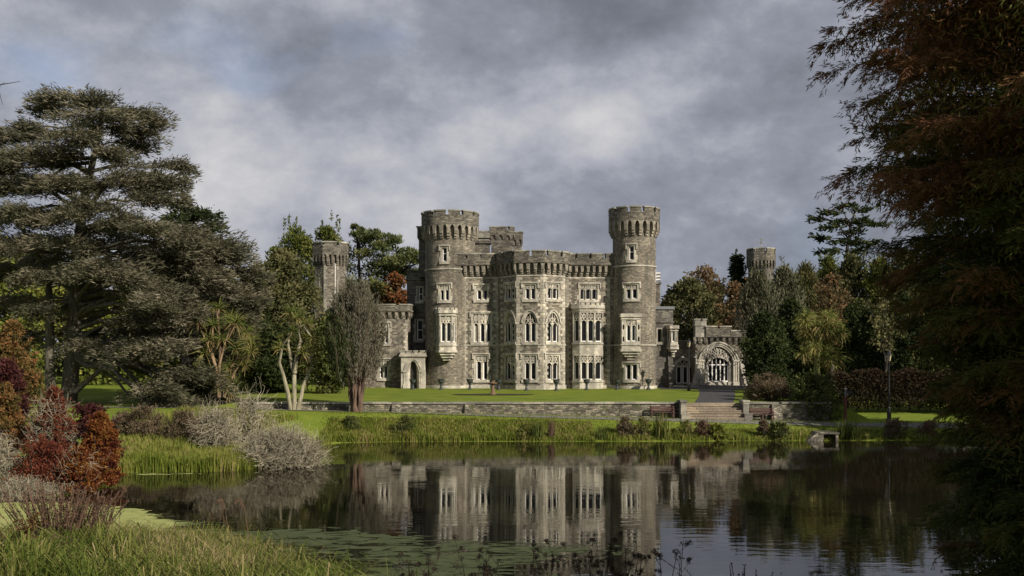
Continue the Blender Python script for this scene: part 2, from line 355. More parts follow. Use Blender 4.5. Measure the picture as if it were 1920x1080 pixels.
strip_sheet('forecourt', [(15.7, 104.2), (15.7, 113.5)], [(28, 104.2), (28, 113.5)], M['asphalt'], .024)
P = [(PX(924, 93)+2.4*math.cos(a)*1.6, 92.5+1.5*math.sin(a)) for a in np.linspace(0, 2*math.pi, 25)[:-1]]
V = [(x, y, gz(x, y)+.03) for x, y in P]; me = bpy.data.meshes.new('flower_bed'); me.from_pydata(V, [], [tuple(range(24))]); me.materials.append(M['soil']); tag(link('flower_bed', me), kind='structure')
# ------------------------------------------------------------------ castle
FD = 107.0
Z0 = 2.86
def arch_pts(u0, u1, vs, rise, k=8, pointed=.0):
    """left spring -> apex -> right spring of a pointed (two-centred) arch"""
    w = (u1-u0)/2; c = (u0+u1)/2; out = []
    for i in range(k+1):
        t = i/k; out.append((u0+w*(1-math.cos(t*math.pi/2))**(1-.25*pointed)*1.0 if False else u0+w*t, vs+rise*math.sin(math.acos(1-t)) if not pointed else vs+rise*(1-(1-t)**1.9)**.72))
    return out+[(2*c-u, v) for u, v in out[-2::-1]]
def spandrels(mb, sf, u0, u1, vs, vt, n0, n1, rise=None, pointed=1, k=6):
    """fills the corners between an arch and the rectangle over it"""
    pts = arch_pts(u0, u1, vs, (rise or (vt-vs)), k, pointed); h = len(pts)//2
    for a, b in zip(pts[:h], pts[1:h+1]): mb.prism(sf, [a, b, (b[0], vt+1e-3), (a[0], vt+1e-3)], n0, n1)
    for a, b in zip(pts[h:], pts[h+1:]): mb.prism(sf, [a, b, (b[0], vt+1e-3), (a[0], vt+1e-3)], n0, n1)
def bar(mb, sf, p, q, w, n0, n1):
    (a, b), (c, d) = p, q; L = math.hypot(c-a, d-b); x, y = -(d-b)/L*w/2, (c-a)/L*w/2
    mb.prism(sf, [(a-x, b-y), (c-x, d-y), (c+x, d+y), (a+x, b+y)], n0, n1)
def arc_band(mb, sf, pts, w, n0, n1):
    o = []
    c = ((pts[0][0]+pts[-1][0])/2, pts[0][1])
    for i, (u, v) in enumerate(pts):
        a = pts[max(0, i-1)]; b = pts[min(len(pts)-1, i+1)]; L = math.hypot(b[0]-a[0], b[1]-a[1]); o.append((u-(b[1]-a[1])/L*w, v+(b[0]-a[0])/L*w))
    for i in range(len(pts)-1): mb.prism(sf, [pts[i], pts[i+1], o[i+1], o[i]], n0, n1)

def window(parent, sf, u0, u1, v0, v1, lights=2, head=0.0, arch=False, hood=True, sill=True, white=True, transom=None, tracery='net', depth=.26, fr=.20, label=None, blind=False, proud=.05, mull='stone'):
    """stone surround (the part) with sash frames, panes and tracery as its pieces; u0..v1 is the wall opening"""
    s = MB(); g = MB(); w_ = MB(); t = MB()
    j = fr
    for a, b in ((u0-j, u0), (u1, u1+j)): s.rect(sf, a, b, v0-.02, v1+(0 if arch else j*.8), -.12, proud)
    for k in range(int((v1-v0)/.62)):                       # long-and-short jamb stones
        if k % 2 == 0:
            for a, b in ((u0-j-.17, u0-j), (u1+j, u1+j+.17)): s.rect(sf, a, b, v0+k*.62, v0+k*.62+.5, -.02, proud-.02)
    if sill: s.rect(sf, u0-j-.06, u1+j+.06, v0-.30, v0-.02, -.25, .14)
    if arch:
        vs = v1-(u1-u0)*.78; pts = arch_pts(u0, u1, vs, v1-vs, 8, 1)
        spandrels(s, sf, u0, u1, vs, v1, -depth+.02, .02); arc_band(s, sf, pts, j, -.1, proud)
        if hood: arc_band(s, sf, arch_pts(u0-j, u1+j, vs-.1, v1-vs+j+.12, 8, 1), .13, 0, .17)
    else:
        s.rect(sf, u0, u1, v1, v1+j*.8, -.12, proud)
        if hood:
            s.rect(sf, u0-j-.14, u1+j+.14, v1+j*.8, v1+j*.8+.14, 0, .18)
            for a, b in ((u0-j-.14, u0-j-.01), (u1+j+.01, u1+j+.14)): s.rect(sf, a, b, v1+j*.8-.5, v1+j*.8, 0, .16)
    W = (u1-u0); mw = .13 if lights > 1 else 0; lw = (W-mw*(lights-1))/lights; vh = v1-head
    for i in range(1, lights): a = u0+i*lw+(i-1)*mw; s.rect(sf, a, a+mw, v0, v1 if not arch else vh+.1, -depth+.01, -.03)
    o = s.build('window', M['ashlar'], parent); tag(o, label)
    k = max(1, int(math.ceil((u1-u0)/sf.step)))
    g.rect(sf, u0-.02, u1+.02, v0-.02, v1+.02, -depth-.06, -depth)
    g.build('pane', M['glass'], o)
    for i in range(lights):
        a = u0+i*(lw+mw); b = a+lw
        if head > 0:
            rise = min(lw*.62, head*.4)
            spandrels(t, sf, a, b, vh-rise, vh, -depth+.03, -.06, pointed=1, k=4)
            t.rect(sf, a, b, vh, vh+.07, -depth+.03, -.06) if not arch else None
        if white:
            f = .075; n0, n1 = -depth, -depth+.09
            w_.rect(sf, a, a+f, v0, vh, n0, n1); w_.rect(sf, b-f, b, v0, vh, n0, n1); w_.rect(sf, a+f, b-f, v0, v0+f*1.2, n0, n1)
            if head <= 0: w_.rect(sf, a+f, b-f, v1-f, v1, n0, n1)
            if transom: w_.rect(sf, a+f, b-f, v0+transom-.04, v0+transom+.04, n0, n1-.01)
    if white: w_.build('sash_frame', M['white'], o)
    if head > 0:
        n0, n1 = -depth+.03, -.07
        if arch:
            vs = v1-W*.78; top = v1; c = (u0+u1)/2
            bar(t, sf, (c, vh), (c, top-.03), .09, n0, n1)
            for sgn in (-1, 1):
                bar(t, sf, (c+sgn*.04, vh+.05), (c+sgn*W*.36, vh+.36*W), .08, n0, n1-.002)
                bar(t, sf, (c+sgn*W*.36, vh+.02), (c+sgn*.03, vh+.40*W), .08, n0, n1-.004)
                bar(t, sf, (c+sgn*W*.22, vh+.20*W), (c+sgn*W*.20, vh+.58*W), .07, n0, n1-.006)
        else:
            vr = vh+.07; hh = head-.07; cell = lw/2
            m_ = lights*2
            for i in range(lights):
                for h in range(2):
                    a = u0+i*(lw+mw)+h*cell; b = a+cell; c = (a+b)/2
                    bar(t, sf, (a, vr), (c, vr+hh*.5), .075, n0, n1); bar(t, sf, (b, vr), (c, vr+hh*.5), .075, n0, n1-.003)
                    bar(t, sf, (c, vr+hh*.5), (a, v1), .075, n0, n1-.005); bar(t, sf, (c, vr+hh*.5), (b, v1), .075, n0, n1-.007)
                    if h: t.rect(sf, a-.035, a+.035, vr, v1, n0, n1-.01)
        t.build('tracery', M['ashlar'], o)
    if blind:
        bb = MB(); a = u0+.1; bb.rect(sf, u0+.10, u0+lw-.1, v0+.12, vh-.25, -depth+.003, -depth+.02); bb.build('blind', M['curtain'], o)
    return o

def machicolation(parent, sf, u0, u1, vb, vt, e, pitch, mat, name='corbel_table'):
    """stepped corbels carrying little round arches, projecting e from the wall"""
    mb = MB(); N = max(1, round((u1-u0)/pitch)); p = (u1-u0)/N; cw = p*.42
    h = vt-vb; vs = vt-.28*h-.06
    for i in range(N+1):
        c = u0+i*p; a, b = max(u0, c-cw/2), min(u1, c+cw/2)
        if b-a < .03: continue
        mb.rect(sf, a, b, vb, vb+h*.16, -.02, e*.40); mb.rect(sf, a-.0, b+.0, vb+h*.16+.002, vb+h*.36, -.02, e*.72); mb.rect(sf, a, b, vb+h*.36+.002, vt, -.02, e)
    for i in range(N):
        a = u0+i*p+cw/2; b = u0+(i+1)*p-cw/2; spandrels(mb, sf, a, b, vs, vt, e*.4, e, pointed=0, k=5)
    return mb.build(name, mat, parent)
def battlement(parent, sf, u0, u1, v0, vc, vt, e, thick, merlon, gap, mat, closed=False, ledge=True, name='battlement', start=0.0):
    mb = MB(); cp = MB()
    mb.rect(sf, u0, u1, v0, vc, e-thick, e, back=True)
    if ledge: mb.rect(sf, u0, u1, v0-.02, v0+.16, e-.05, e+.10); 
    N = max(1, round((u1-u0+(0 if closed else gap))/(merlon+gap))); p = (u1-u0+(0 if closed else gap))/N; g = gap; m_ = p-g
    for i in range(N):
        a = u0+i*p+start; b = a+m_
        mb.rect(sf, a, b, vc, vt-.14, e-thick, e, back=True); cp.rect(sf, a-.05, b+.05, vt-.14, vt, e-thick-.06, e+.07, back=True)
        if True: cp.rect(sf, b+.051, a+p-.051, vc, vc+.07, e-thick-.04, e+.05, back=True) if (i < N-1 or closed) else None
    o = mb.build(name, mat, parent); cp.build('coping', M['coping'], o); return o
def cap(parent, sf, z, inset=.0, mat='lead', name='roof', seg=40):
    us = [sf.len*i/seg for i in range(seg)] if isinstance(sf, Cyl) else sf.L[:-1]
    pts = [sf.map(u if not isinstance(sf, Cyl) else u, z, -inset) for u in us]
    m_ = MB(); m_.face(pts); return m_.build(name, M[mat], parent)
def quoins(mb, sf, u, v0, v1, left=True, right=True, h=.31, a=.50, b=.30, n=.03, n0=-.05, sgn=0):
    k = 0; v = v0
    while v < v1-.1:
        w0, w1 = (a, b) if k % 2 == 0 else (b, a)
        t = min(h-.015, v1-v)
        if left and w0: mb.rect(sf, u-w0, u-(0 if right else .0), v, v+t, n0, n, step=9)
        if right: mb.rect(sf, u, u+(w1 if left else w0), v, v+t, n0, n, step=9)
        v += h; k += 1
def string(mb, sf, u0, u1, v, h=.14, e=.09): mb.rect(sf, u0, u1, v, v+h, -.05, e)
def rect_plan(x0, x1, y0, y1): return Poly([(x0, y0), (x1, y0), (x1, y1), (x0, y1)], closed=True)
Zf = lambda py, D=FD: PZ(py, D)
Xf = lambda px, D=FD: PX(px, D)

castle = empty('castle', (0, 0, 0), 'grey stone castle with two round battlemented towers and a polygonal centre bay', 'castle')
zpar0, zpar1, zpar2 = Zf(498), Zf(487), Zf(475.5)
zcb = Zf(518)
zstr = Zf(648.5)
# main front: three lengths of wall with the polygonal bay between
fxL, fxR = Xf(850), Xf(1158)
bR = 65/17.449; bcx, bcy = Xf(1002.5), FD+.35
bay_ang = [-77, -32, 13, 58]
bv = [(bcx+bR*math.sin(R(a)), bcy-bR*math.cos(R(a))) for a in bay_ang]
bv[0] = (bv[0][0], FD-.7)
front = Poly([(fxL, FD), (bv[0][0]-.25, FD), bv[0], bv[1], bv[2], bv[3], (bv[3][0]+.12, FD), (fxR, FD)])
def fu(px, seg):                             # u on segment seg for photograph column px
    A, B = front.P[seg], front.P[seg+1]; best = None
    lo, hi = 0.0, 1.0
    for _ in range(40):
        t = (lo+hi)/2; p = A+(B-A)*t
        if p[0]*FPX/p[1]+960 < px: lo = t
        else: hi = t
    return front.L[seg]+(front.L[seg+1]-front.L[seg])*lo
holes = []; wins = []
def W(sf, hl, u0, u1, y0, y1, D, **k):
    v0, v1 = PZ(y1, D), PZ(y0, D); hl.append((u0, u1, v0, v1)); wins.append((sf, u0, u1, v0, v1, k))
W(front, holes, fu(893, 0), fu(913.5, 0), 537, 562, FD, lights=2, head=.42)
W(front, holes, fu(887, 0), fu(919.5, 0), 589, 641.5, FD, lights=3, head=1.0, blind=True)
W(front, holes, fu(892, 0), fu(914, 0), 667, 712, FD, lights=2, head=.62)
D2 = (bv[1][1]+bv[2][1])/2
for sg, a, b, D in ((2, 949, 965, 105.3), (3, 983.5, 1004.5, D2), (4, 1026, 1046.5, 104.9)):
    mid = (a+b)/2; k = .94
    W(front, holes, fu(a+.6, sg), fu(b-.6, sg), 534, 561, D, lights=2, head=.40, fr=.18 if sg == 2 else .2)
    W(front, holes, fu(a, sg), fu(b, sg), 587, 641, D, lights=2, head=1.05, arch=True, fr=.18 if sg == 2 else .2)
    W(front, holes, fu(a-.5, sg), fu(b+.5, sg), 667, 712, D, lights=2, head=.75, fr=.18 if sg == 2 else .2)
W(front, holes, fu(1088, 6), fu(1120, 6), 535, 562, FD, lights=3, head=.42)
mb = MB(); wall(mb, front, 0, front.len, Z0-1.2, zpar0+.3, holes, .3)
mb.build('front_wall', M['rubble'], castle)
mb = MB()
for k in (1, 2, 3, 4, 5, 6):
    pass
for k in (3, 4, 5): quoins(mb, front, front.L[k], Z0, zcb-.05, a=.62, b=.36)
quoins(mb, front, front.L[2], Z0, zcb-.05, a=0, b=.34, left=False)
quoins(mb, front, front.L[1], Z0, zcb-.05, a=.55, b=.32, right=False)
quoins(mb, front, front.L[6], Z0, zcb-.05, a=.62, b=.36, left=False)
quoins(mb, front, fu(868, 0), Z0, zcb-.05, a=.5, b=.34, left=False)
quoins(mb, front, fu(1144, 6), Z0, zcb-.05, a=.5, b=.34, right=False)
mb.build('quoins', M['quoin'], castle)
mb = MB(); string(mb, front, 0, front.len, zstr); mb.build('string_course', M['ashlar'], castle); mb = MB(); string(mb, front, 0, front.len, zcb-.24, .13, .06)
mb.build('string_course', M['ashlar'], castle); mb = MB(); mb.rect(front, 0, front.len, Z0-1.2, Z0+.42, -.05, .13); mb.build('plinth', M['ashlar'], castle)
machicolation(castle, front, 0, front.len, zcb, zpar0, .45, .68, M['corbel'])
battlement(castle, front, .0, front.len, zpar0, zpar1, zpar2, .45, .42, 1.35, .26, M['parapet'])
mb = MB(); mb.rect(Poly([(Xf(880), FD+.5), (Xf(1150), FD+.5)]), 0, Xf(1150)-Xf(880), zpar0-.25, zpar0-.05, -16, 0); mb.build('roof', M['lead'], castle)

def round_tower(cx, cy, r, py_top, py_cren, py_arch, py_corb, D, e, strings, holes, pitch, N=None):
    c = Cyl(cx, cy, r); hl = [h for h in holes]
    h = c.len/2
    mb = MB(); wall(mb, c, -h, h, Z0-1.2, PZ(py_arch, D)+.2, hl, .3); mb.build('round_tower', M['tower'], castle, org=(0, 0, 0))
    for py in strings: mb = MB(); string(mb, c, -h, h, PZ(py, D), .15, .09); mb.build('string_course', M['ashlar'], castle)
    mb = MB(); mb.rect(c, -h, h, Z0-1.2, Z0+.35, -.05, .16); mb.build('plinth', M['ashlar'], castle)
    machicolation(castle, c, -h, h, PZ(py_corb, D), PZ(py_arch, D), e, pitch, M['corbel'])
    battlement(castle, c, -h, h, PZ(py_arch, D), PZ(py_cren, D), PZ(py_top, D), e, .40, 1.22*c.r/(c.r+e), .36*c.r/(c.r+e), M['parapet'], closed=True, ledge=False)
    cap(castle, c, PZ(py_arch, D)+.1); return c
# left round tower
DL = 106.4; cL = Cyl(Xf(844, 109), 109.1, 2.72); hL = []
U = lambda a, b: (cL.u(a, DL), cL.u(b, DL))
W(cL, hL, *U(829, 838), 464, 490, DL, lights=1, hood=True, transom=.85)
W(cL, hL, *U(824.5, 842), 535, 563, DL, lights=2, head=.5)
round_tower(cL.cx, cL.cy, cL.r, 393.5, 404, 422, 447, DL, .42, (505,), hL, .72)
# right round tower
DR = 104.9; cR = Cyl(Xf(1189, 107.2), 107.2, 2.30); hR = []
U = lambda a, b: (cR.u(a, DR), cR.u(b, DR))
W(cR, hR, *U(1179.5, 1189), 461, 487, DR, lights=1, transom=.85)
W(cR, hR, *U(1174, 1195), 534, 560, DR, lights=2, head=.45)
W(cR, hR, *U(1173.5, 1195), 683, 712, DR, lights=2)
round_tower(cR.cx, cR.cy, cR.r, 386.5, 398.5, 414, 441, DR, .44, (499, 648), hR, .70)
for (sf, u0, u1, v0, v1, k) in wins: window(castle, sf, u0, u1, v0, v1, **k)
wins.clear()

# oriels on the round towers and the two-storey bay window
def oriel(px0, px1, pxf0, pxf1, D, Dback, py_top, py_win0, py_win1, py_bot, lights, name, crenel=True, base=None, side=True, extra=None):
    a, b, c, d = Xf(px0, D+.2), Xf(pxf0, D), Xf(pxf1, D), Xf(px1, D+.2)
    pl = Poly([(a, Dback), (a, D+.55), (b, D), (c, D), (d, D+.55), (d, Dback)]) if side else Poly([(a, Dback), (a, D), (d, D), (d, Dback)])
    hl = []; k0 = 2 if side else 1
    ws = []
    rows = [(py_win0, py_win1)]+(extra or [])
    for (y0, y1) in rows:
        v0, v1 = PZ(y1, D), PZ(y0, D)
        if side:
            for sg, li in ((1, 1), (2, lights), (3, 1)):
                L0, L1 = pl.L[sg], pl.L[sg+1]; q = .12 if sg != 2 else .10
                hl.append((L0+q, L1-q, v0, v1)); ws.append((L0+q, L1-q, v0, v1, li))
        else:
            L0, L1 = pl.L[1], pl.L[2]; q = .42; hl.append((L0+q, L1-q, v0, v1)); ws.append((L0+q, L1-q, v0, v1, lights))
    zb, zt = PZ(py_bot, D), PZ(py_top, D)
    mb = MB(); wall(mb, pl, 0, pl.len, zb, zt-.35, hl, .22)
    if base is None:                                         # stepped corbel under it
        for i, (f, g) in enumerate(((.0, .10), (.28, -.12), (.56, -.36), (.84, -.62))):
            mb.rect(pl, 0, pl.len, zb-f-.275, zb-f, -1.2, g)
        mb.rect(pl, 0, pl.len, PZ(py_win1, D)-.42, PZ(py_win1, D)-.30, -.05, .10)
    else:
        for (y0, y1) in rows: mb.rect(pl, 0, pl.len, PZ(y1, D)-.28, PZ(y1, D)-.16, -.05, .09)
    o = mb.build(name, M['ashlar'], castle)
    for (u0, u1, v0, v1, li) in ws: window(castle, pl, u0, u1, v0, v1, lights=li, head=min(.85, (v1-v0)*.27), hood=False, sill=False, fr=.05 if side else .14, depth=.2, proud=.02)
    mb = MB(); mb.rect(pl, 0, pl.len, zt-.35, zt, -.35, .14, back=True); mb.rect(pl, 0, pl.len, zt-.62, zt-.52, -.05, .08)
    if crenel:
        u = .05
        while u < pl.len-.2: mb.rect(pl, u, min(u+.34, pl.len), zt, zt+.24, -.18, .12, back=True); u += .52
    p = mb.build('cornice', M['ashlar'], o)
    m2 = MB(); m2.face([pl.map(x, zt-.06, 0) for x in pl.L]); m2.build('roof', M['lead'], o)
    return o
oriel(817.5, 855, 824, 848, 105.2, 107.6, 581, 592, 641, 656, 2, 'oriel')
oriel(1165.5, 1200.5, 0, 0, 104.3, 106.0, 588, 598.5, 640, 654, 2, 'oriel', crenel=False, side=False)
oriel(1074, 1131.5, 1087, 1115, 105.5, FD+.1, 572, 586, 640.5, 735, 2, 'bay_window', base=True, extra=[(667, 712)])

# left wing, set back between tower and porch
DW = 111.0
lw = Poly([(Xf(763, DW), DW+8), (Xf(763, DW), DW), (Xf(812, DW), DW)])
s0 = lw.L[1]; hl = []; X0 = Xf(763, DW)
def lwu(px): return s0+Xf(px, DW)-X0
W(lw, hl, lwu(783.2), lwu(792.2), 538, 564, DW, lights=1, hood=False, fr=.12, transom=.75)
W(lw, hl, lwu(779.8), lwu(792.2), 600, 637, DW, lights=1, hood=False, fr=.12, transom=1.1)
mb = MB(); wall(mb, lw, 0, lw.len, Z0-1.5, PZ(508, DW), hl, .3); mb.build('side_wing_wall', M['dark_stone'], castle)
mb = MB(); mb.rect(lw, 0, lw.len, PZ(523, DW), PZ(509, DW), -.4, .06, back=True); mb.rect(lw, 0, lw.len, PZ(509, DW), PZ(507, DW), -.5, .18, back=True); mb.rect(lw, 0, lw.len, PZ(525.5, DW), PZ(523, DW), -.1, .14); mb.build('parapet', M['dark_stone'], castle)
mb = MB(); mb.face([(Xf(763, DW), DW, PZ(512, DW)), (Xf(812, DW), DW, PZ(512, DW)), (Xf(812, DW), DW+8, PZ(512, DW)), (Xf(763, DW), DW+8, PZ(512, DW))]); mb.build('roof', M['lead'], castle)
# far-left gatehouse wing with corbelled parapet
DG = 108.5
gw = Poly([(Xf(668, DG), DG+9), (Xf(668, DG), DG), (Xf(764, DG), DG), (Xf(767.5, DG), DG+1.2), (Xf(767.5, DG), DG+4)])
g0 = gw.L[1]; hl = []
def gu(px): return g0+Xf(px, DG)-Xf(668, DG)
W(gw, hl, gu(712.5), gu(728), 608, 643.5, DG, lights=2, head=.75)
W(gw, hl, gu(711.5), gu(727), 676, 709, DG, lights=2, head=.62)
mb = MB(); wall(mb, gw, 0, gw.len, Z0-1.5, PZ(582, DG), hl, .3); mb.build('gatehouse_wall', M['rubble'], castle)
machicolation(castle, gw, 0, gw.len, PZ(597, DG), PZ(584, DG), .34, .66, M['corbel'])
battlement(castle, gw, 0, gw.len, PZ(584, DG), PZ(574, DG), PZ(570, DG), .34, .4, 2.2, .4, M['parapet'])
mb = MB(); mb.face([gw.map(u, PZ(580, DG), .1) for u in gw.L]); mb.build('roof', M['lead'], castle)
mb = MB(); quoins(mb, gw, gw.L[2], Z0, PZ(600, DG), a=.45, b=.28, left=True, right=False); mb.build('quoins', M['quoin'], castle)
for (sf, u0, u1, v0, v1, k) in wins: window(castle, sf, u0, u1, v0, v1, **k)
wins.clear()
# porch with pointed doorway
DP = 106.6
pw = Poly([(Xf(752, DP), DG), (Xf(752, DP), DP), (Xf(797, DP), DP), (Xf(797, DP), DG+.5)])
p0 = pw.L[1]; pu = lambda px: p0+Xf(px, DP)-Xf(752, DP)
du0, du1, dv1 = pu(763.5), pu(785), PZ(677, DP)
mb = MB(); wall(mb, pw, 0, pw.len, Z0-1.2, PZ(669, DP), [(du0, du1, Z0-1.2, dv1)], .55)
spandrels(mb, pw, du0, du1, dv1-1.15, dv1, -.5, .0)
porch = mb.build('porch', M['ashlar'], castle)
mb = MB(); pts = arch_pts(du0, du1, dv1-1.15, 1.15, 8, 1)
for e_, n1 in ((.0, .05), (.16, .12)): arc_band(mb, pw, arch_pts(du0-e_, du1+e_, dv1-1.15, 1.15+e_, 8, 1), .14, -.02, n1)
for a in (du0-.30, du0-.13, du1+.0, du1+.17):
    mb.rect(pw, a, a+.13, Z0-.2, dv1-1.17, -.02, .10)
for a in (du0-.34, du1-.04): mb.rect(pw, a, a+.38, dv1-1.2, dv1-1.02, -.02, .17); mb.rect(pw, a, a+.38, Z0-.2, Z0+.5, -.02, .15)
mb.rect(pw, 0, pw.len, PZ(669.5, DP), PZ(667.5, DP), -.05, .14)
mb.build('door_surround', M['ashlar'], porch)
mb = MB(); mb.rect(pw, du0-.05, du1+.05, Z0-1, dv1+.05, -.62, -.55)
for i in range(4): a = du0+.1+i*(du1-du0-.2)/4; mb.rect(pw, a, a+.24, Z0-.2, dv1-.5, -.55, -.51)
d_ = mb.build('door', M['wood'], porch); mb = MB(); mb.box(Xf(775, DP)+.1, Xf(775, DP)+.17, DP+.48, DP+.52, Z0+1.0, Z0+1.15); mb.build('handle', M['iron'], porch)
battlement(porch, pw, 0, pw.len, PZ(668, DP), PZ(662, DP), PZ(657, DP), .1, .3, .40, .26, M['ashlar'])
mb = MB(); mb.face([pw.map(u, PZ(667, DP), 0) for u in pw.L]); mb.build('roof', M['lead'], porch)

# roof turrets
def turret(x0, x1, y0, dy, pt, pc, pa, pb, pbase, D, e, pitch, mat='parapet', merlon=.8, gap=.25, label=None):
    pl = rect_plan(x0, x1, y0, y0+dy); mb = MB(); wall(mb, pl, 0, pl.len, PZ(pbase, D), PZ(pa, D)+.1, [], .2); o = mb.build('roof_turret', M[mat], castle); tag(o, label)
    machicolation(o, pl, 0, pl.len, PZ(pb, D), PZ(pa, D), e, pitch, M[mat]); battlement(o, pl, 0, pl.len, PZ(pa, D), PZ(pc, D), PZ(pt, D), e, .3, merlon, gap, M[mat], closed=True, ledge=False)
    cap(o, pl, PZ(pa, D)+.05); return o
turret(Xf(921, 113), Xf(961, 113), 113.2, 2.6, 424, 432, 440.5, 449, 500, 113, .16, .72, merlon=1.6, gap=.3)
turret(Xf(962, 116), Xf(978, 116), 116, 1.2, 434, 438, 449, 461, 500, 116, .14, .5, merlon=1.3, gap=.2)
turret(Xf(786.5, 111), Xf(806, 111), 110.2, 1.3, 425, 430, 441, 450, 520, 110.5, .16, .55, 'dark_stone', merlon=1.3, gap=.2, label='dark narrow turret behind the left round tower')
pl = rect_plan(Xf(886, 112), Xf(917, 112), 112, 113.5); mb = MB(); wall(mb, pl, 0, pl.len, PZ(505, 112), PZ(456, 112), []); o = mb.build('roof_turret', M['parapet'], castle)
battlement(o, pl, 0, pl.len, PZ(456, 112), PZ(452, 112), PZ(449, 112), .1, .3, .7, .25, M['parapet'], closed=True); cap(o, pl, PZ(456, 112))
pl = rect_plan(Xf(897, 117.5), Xf(918, 117.5), 117.5, 118.8); mb = MB(); wall(mb, pl, 0, pl.len, PZ(505, 117.5), PZ(446, 117.5), []); o = mb.build('roof_turret', M['coping'], castle)
battlement(o, pl, 0, pl.len, PZ(446, 117.5), PZ(437, 117.5), PZ(432.5, 117.5), .08, .28, .5, .25, M['coping'], closed=True); cap(o, pl, PZ(446, 117.5))

# right flank behind the right round tower: tall side wall with rooftop railing, stair annex with small oriel
DS = 111
mb = MB(); pl = rect_plan(Xf(1205, DS), Xf(1238, DS), DS, DS+8); wall(mb, pl, 0, pl.len, Z0-1, PZ(531, DS), [])
mb.rect(pl, 0, pl.len, PZ(533, DS), PZ(529.5, DS), -.1, .12); mb.build('flank_wall', M['rubble'], castle); cap(castle, pl, PZ(531, DS))
mb = MB()
for px in (1226, 1230.5, 1241, 1243.5): mb.rect(pl, Xf(px-2, DS)-Xf(1205, DS), Xf(px-2, DS)-Xf(1205, DS)+.08, PZ(531, DS), PZ(505 if px < 1240 else 511, DS), -.1, .02)
for py in (513, 519, 525): mb.rect(pl, 0, pl.len, PZ(py, DS), PZ(py, DS)+.13, -.08, .0, back=True)
mb.build('railing', M['white'], castle)
DA = 108.5
aw = Poly([(Xf(1222, DA), DA), (Xf(1262, DA), DA), (Xf(1268, DA), DA+3.5), (Xf(1268, DA), DA+8)])
mb = MB(); hl = []
W(aw, hl, Xf(1233, DA)-Xf(1222, DA), Xf(1239.5, DA)-Xf(1222, DA), 617, 641, DA, lights=1, hood=False, white=False, fr=.16)
wall(mb, aw, 0, aw.len, Z0-1.2, PZ(580, DA), hl, .3); mb.rect(aw, 0, aw.len, PZ(605, DA), PZ(602.5, DA), -.1, .12)
mb.build('stair_annex', M['dark_stone'], castle)
mb = MB(); mb.rect(aw, 0, aw.len, PZ(580, DA), PZ(574.5, DA), -.9, .16, back=True); mb.face([aw.map(u, PZ(575, DA), 0) for u in aw.L]); mb.build('roof', M['lead'], castle)
for (sf, u0, u1, v0, v1, k) in wins: window(castle, sf, u0, u1, v0, v1, **k)
wins.clear()
DO = 107.6
oriel(1252.5, 1272, 1257.5, 1268, DO, DO+3, 610, 616, 641, 650, 1, 'oriel', crenel=False)
mb = MB(); bt = Poly([(Xf(1252, DA), DA-.02), (Xf(1259, DA), DA-.02)])
for i in range(7):
    f = i/7; mb.rect(bt, 0, bt.len, Z0-1+(0 if i == 0 else 1+(i)*.62), Z0+(i+1)*.62, 0, 1.2*(1-f)**1.8+.08)
mb.build('buttress', M['dark_stone'], castle)

# ------------------------------------------------------------------ low entrance wing to the right
DE = 113.0; ZE = gz(PX(1340, DE), DE)-.6
wing = empty('entrance_wing', (PX(1345, DE), DE, ZE), 'low battlemented stone wing with a wide traceried arch window right of the castle', 'building')
def WB(mb, name, mat, parent=None):
    o = mb.build(name, mat, parent if parent is not None else wing)
    if parent is None: o.location = (-wing.location[0], -wing.location[1], -wing.location[2])
    return o
class Off:                                       # builds parts in world places under the wing's own origin
    pass
root = bpy.data.objects.new('tmp', None)
ew = Poly([(Xf(1268, DE), DE+2.2), (Xf(1302, DE), DE+2.2), (Xf(1304, DE), DE), (Xf(1393, DE), DE), (Xf(1402, DE), DE+3.0), (Xf(1402, DE), DE+9)])
L = ew.L
k1 = lambda px: L[2]+Xf(px, DE)-Xf(1304, DE)
k0 = lambda px: (Xf(px, DE+2.2)-Xf(1268, DE+2.2))*ew.L[1]/(Xf(1302, DE+2.2)-Xf(1268, DE+2.2))
zb = PZ(720, DE)
a0, a1, at = k1(1321), k1(1374), PZ(650, DE)
c0, c1, ct = k0(1273), k0(1304), PZ(675, DE)
mb = MB(); wall(mb, ew, 0, L[2], ZE-.5, PZ(640, DE), [(c0, c1, zb, ct)], .5); wall(mb, ew, L[2], ew.len, ZE-.5, PZ(634, DE), [(a0, a1, zb-.1, at)], .5)
spandrels(mb, ew, a0, a1, PZ(676, DE), at, -.48, 0, pointed=1, k=8)
spandrels(mb, ew, c0, c1, PZ(688, DE), ct, -.48, 0, pointed=1, k=6)
WB(mb, 'wall', M['rubble'])
# the great arch: moulded surround, tracery fan, white glazing
mb = MB()
for e_, n1 in ((0, .06), (.2, .14), (.42, .22)): arc_band(mb, ew, arch_pts(a0-e_, a1+e_, PZ(676, DE), at-PZ(676, DE)+e_, 10, 1), .17, -.02, n1)
for s_, a in ((-1, a0), (1, a1)):
    for q in (.0, .22, .44):
        x = a+s_*(q+.09); mb.rect(ew, x-.075, x+.075, zb-.3, PZ(676, DE), -.02, .10+.03*(q > .3))
    x = a+s_*.3; mb.rect(ew, x-.36, x+.36, PZ(678, DE), PZ(675, DE), -.02, .2); mb.rect(ew, x-.36, x+.36, zb-.4, zb+.25, -.02, .2)
w0 = WB(mb, 'arch_window', M['ashlar'])
mb = MB(); mb.rect(ew, a0-.05, a1+.05, zb-.2, at+.1, -.50, -.45); mb.build('pane', M['glass'], w0)
mb = MB(); zi = PZ(671, DE); cc = (a0+a1)/2; hw = (a1-a0)/2
inner = arch_pts(a0+.25, a1-.25, PZ(684, DE), zi-PZ(684, DE), 10, 1); arc_band(mb, ew, inner, .2, -.44, -.1)
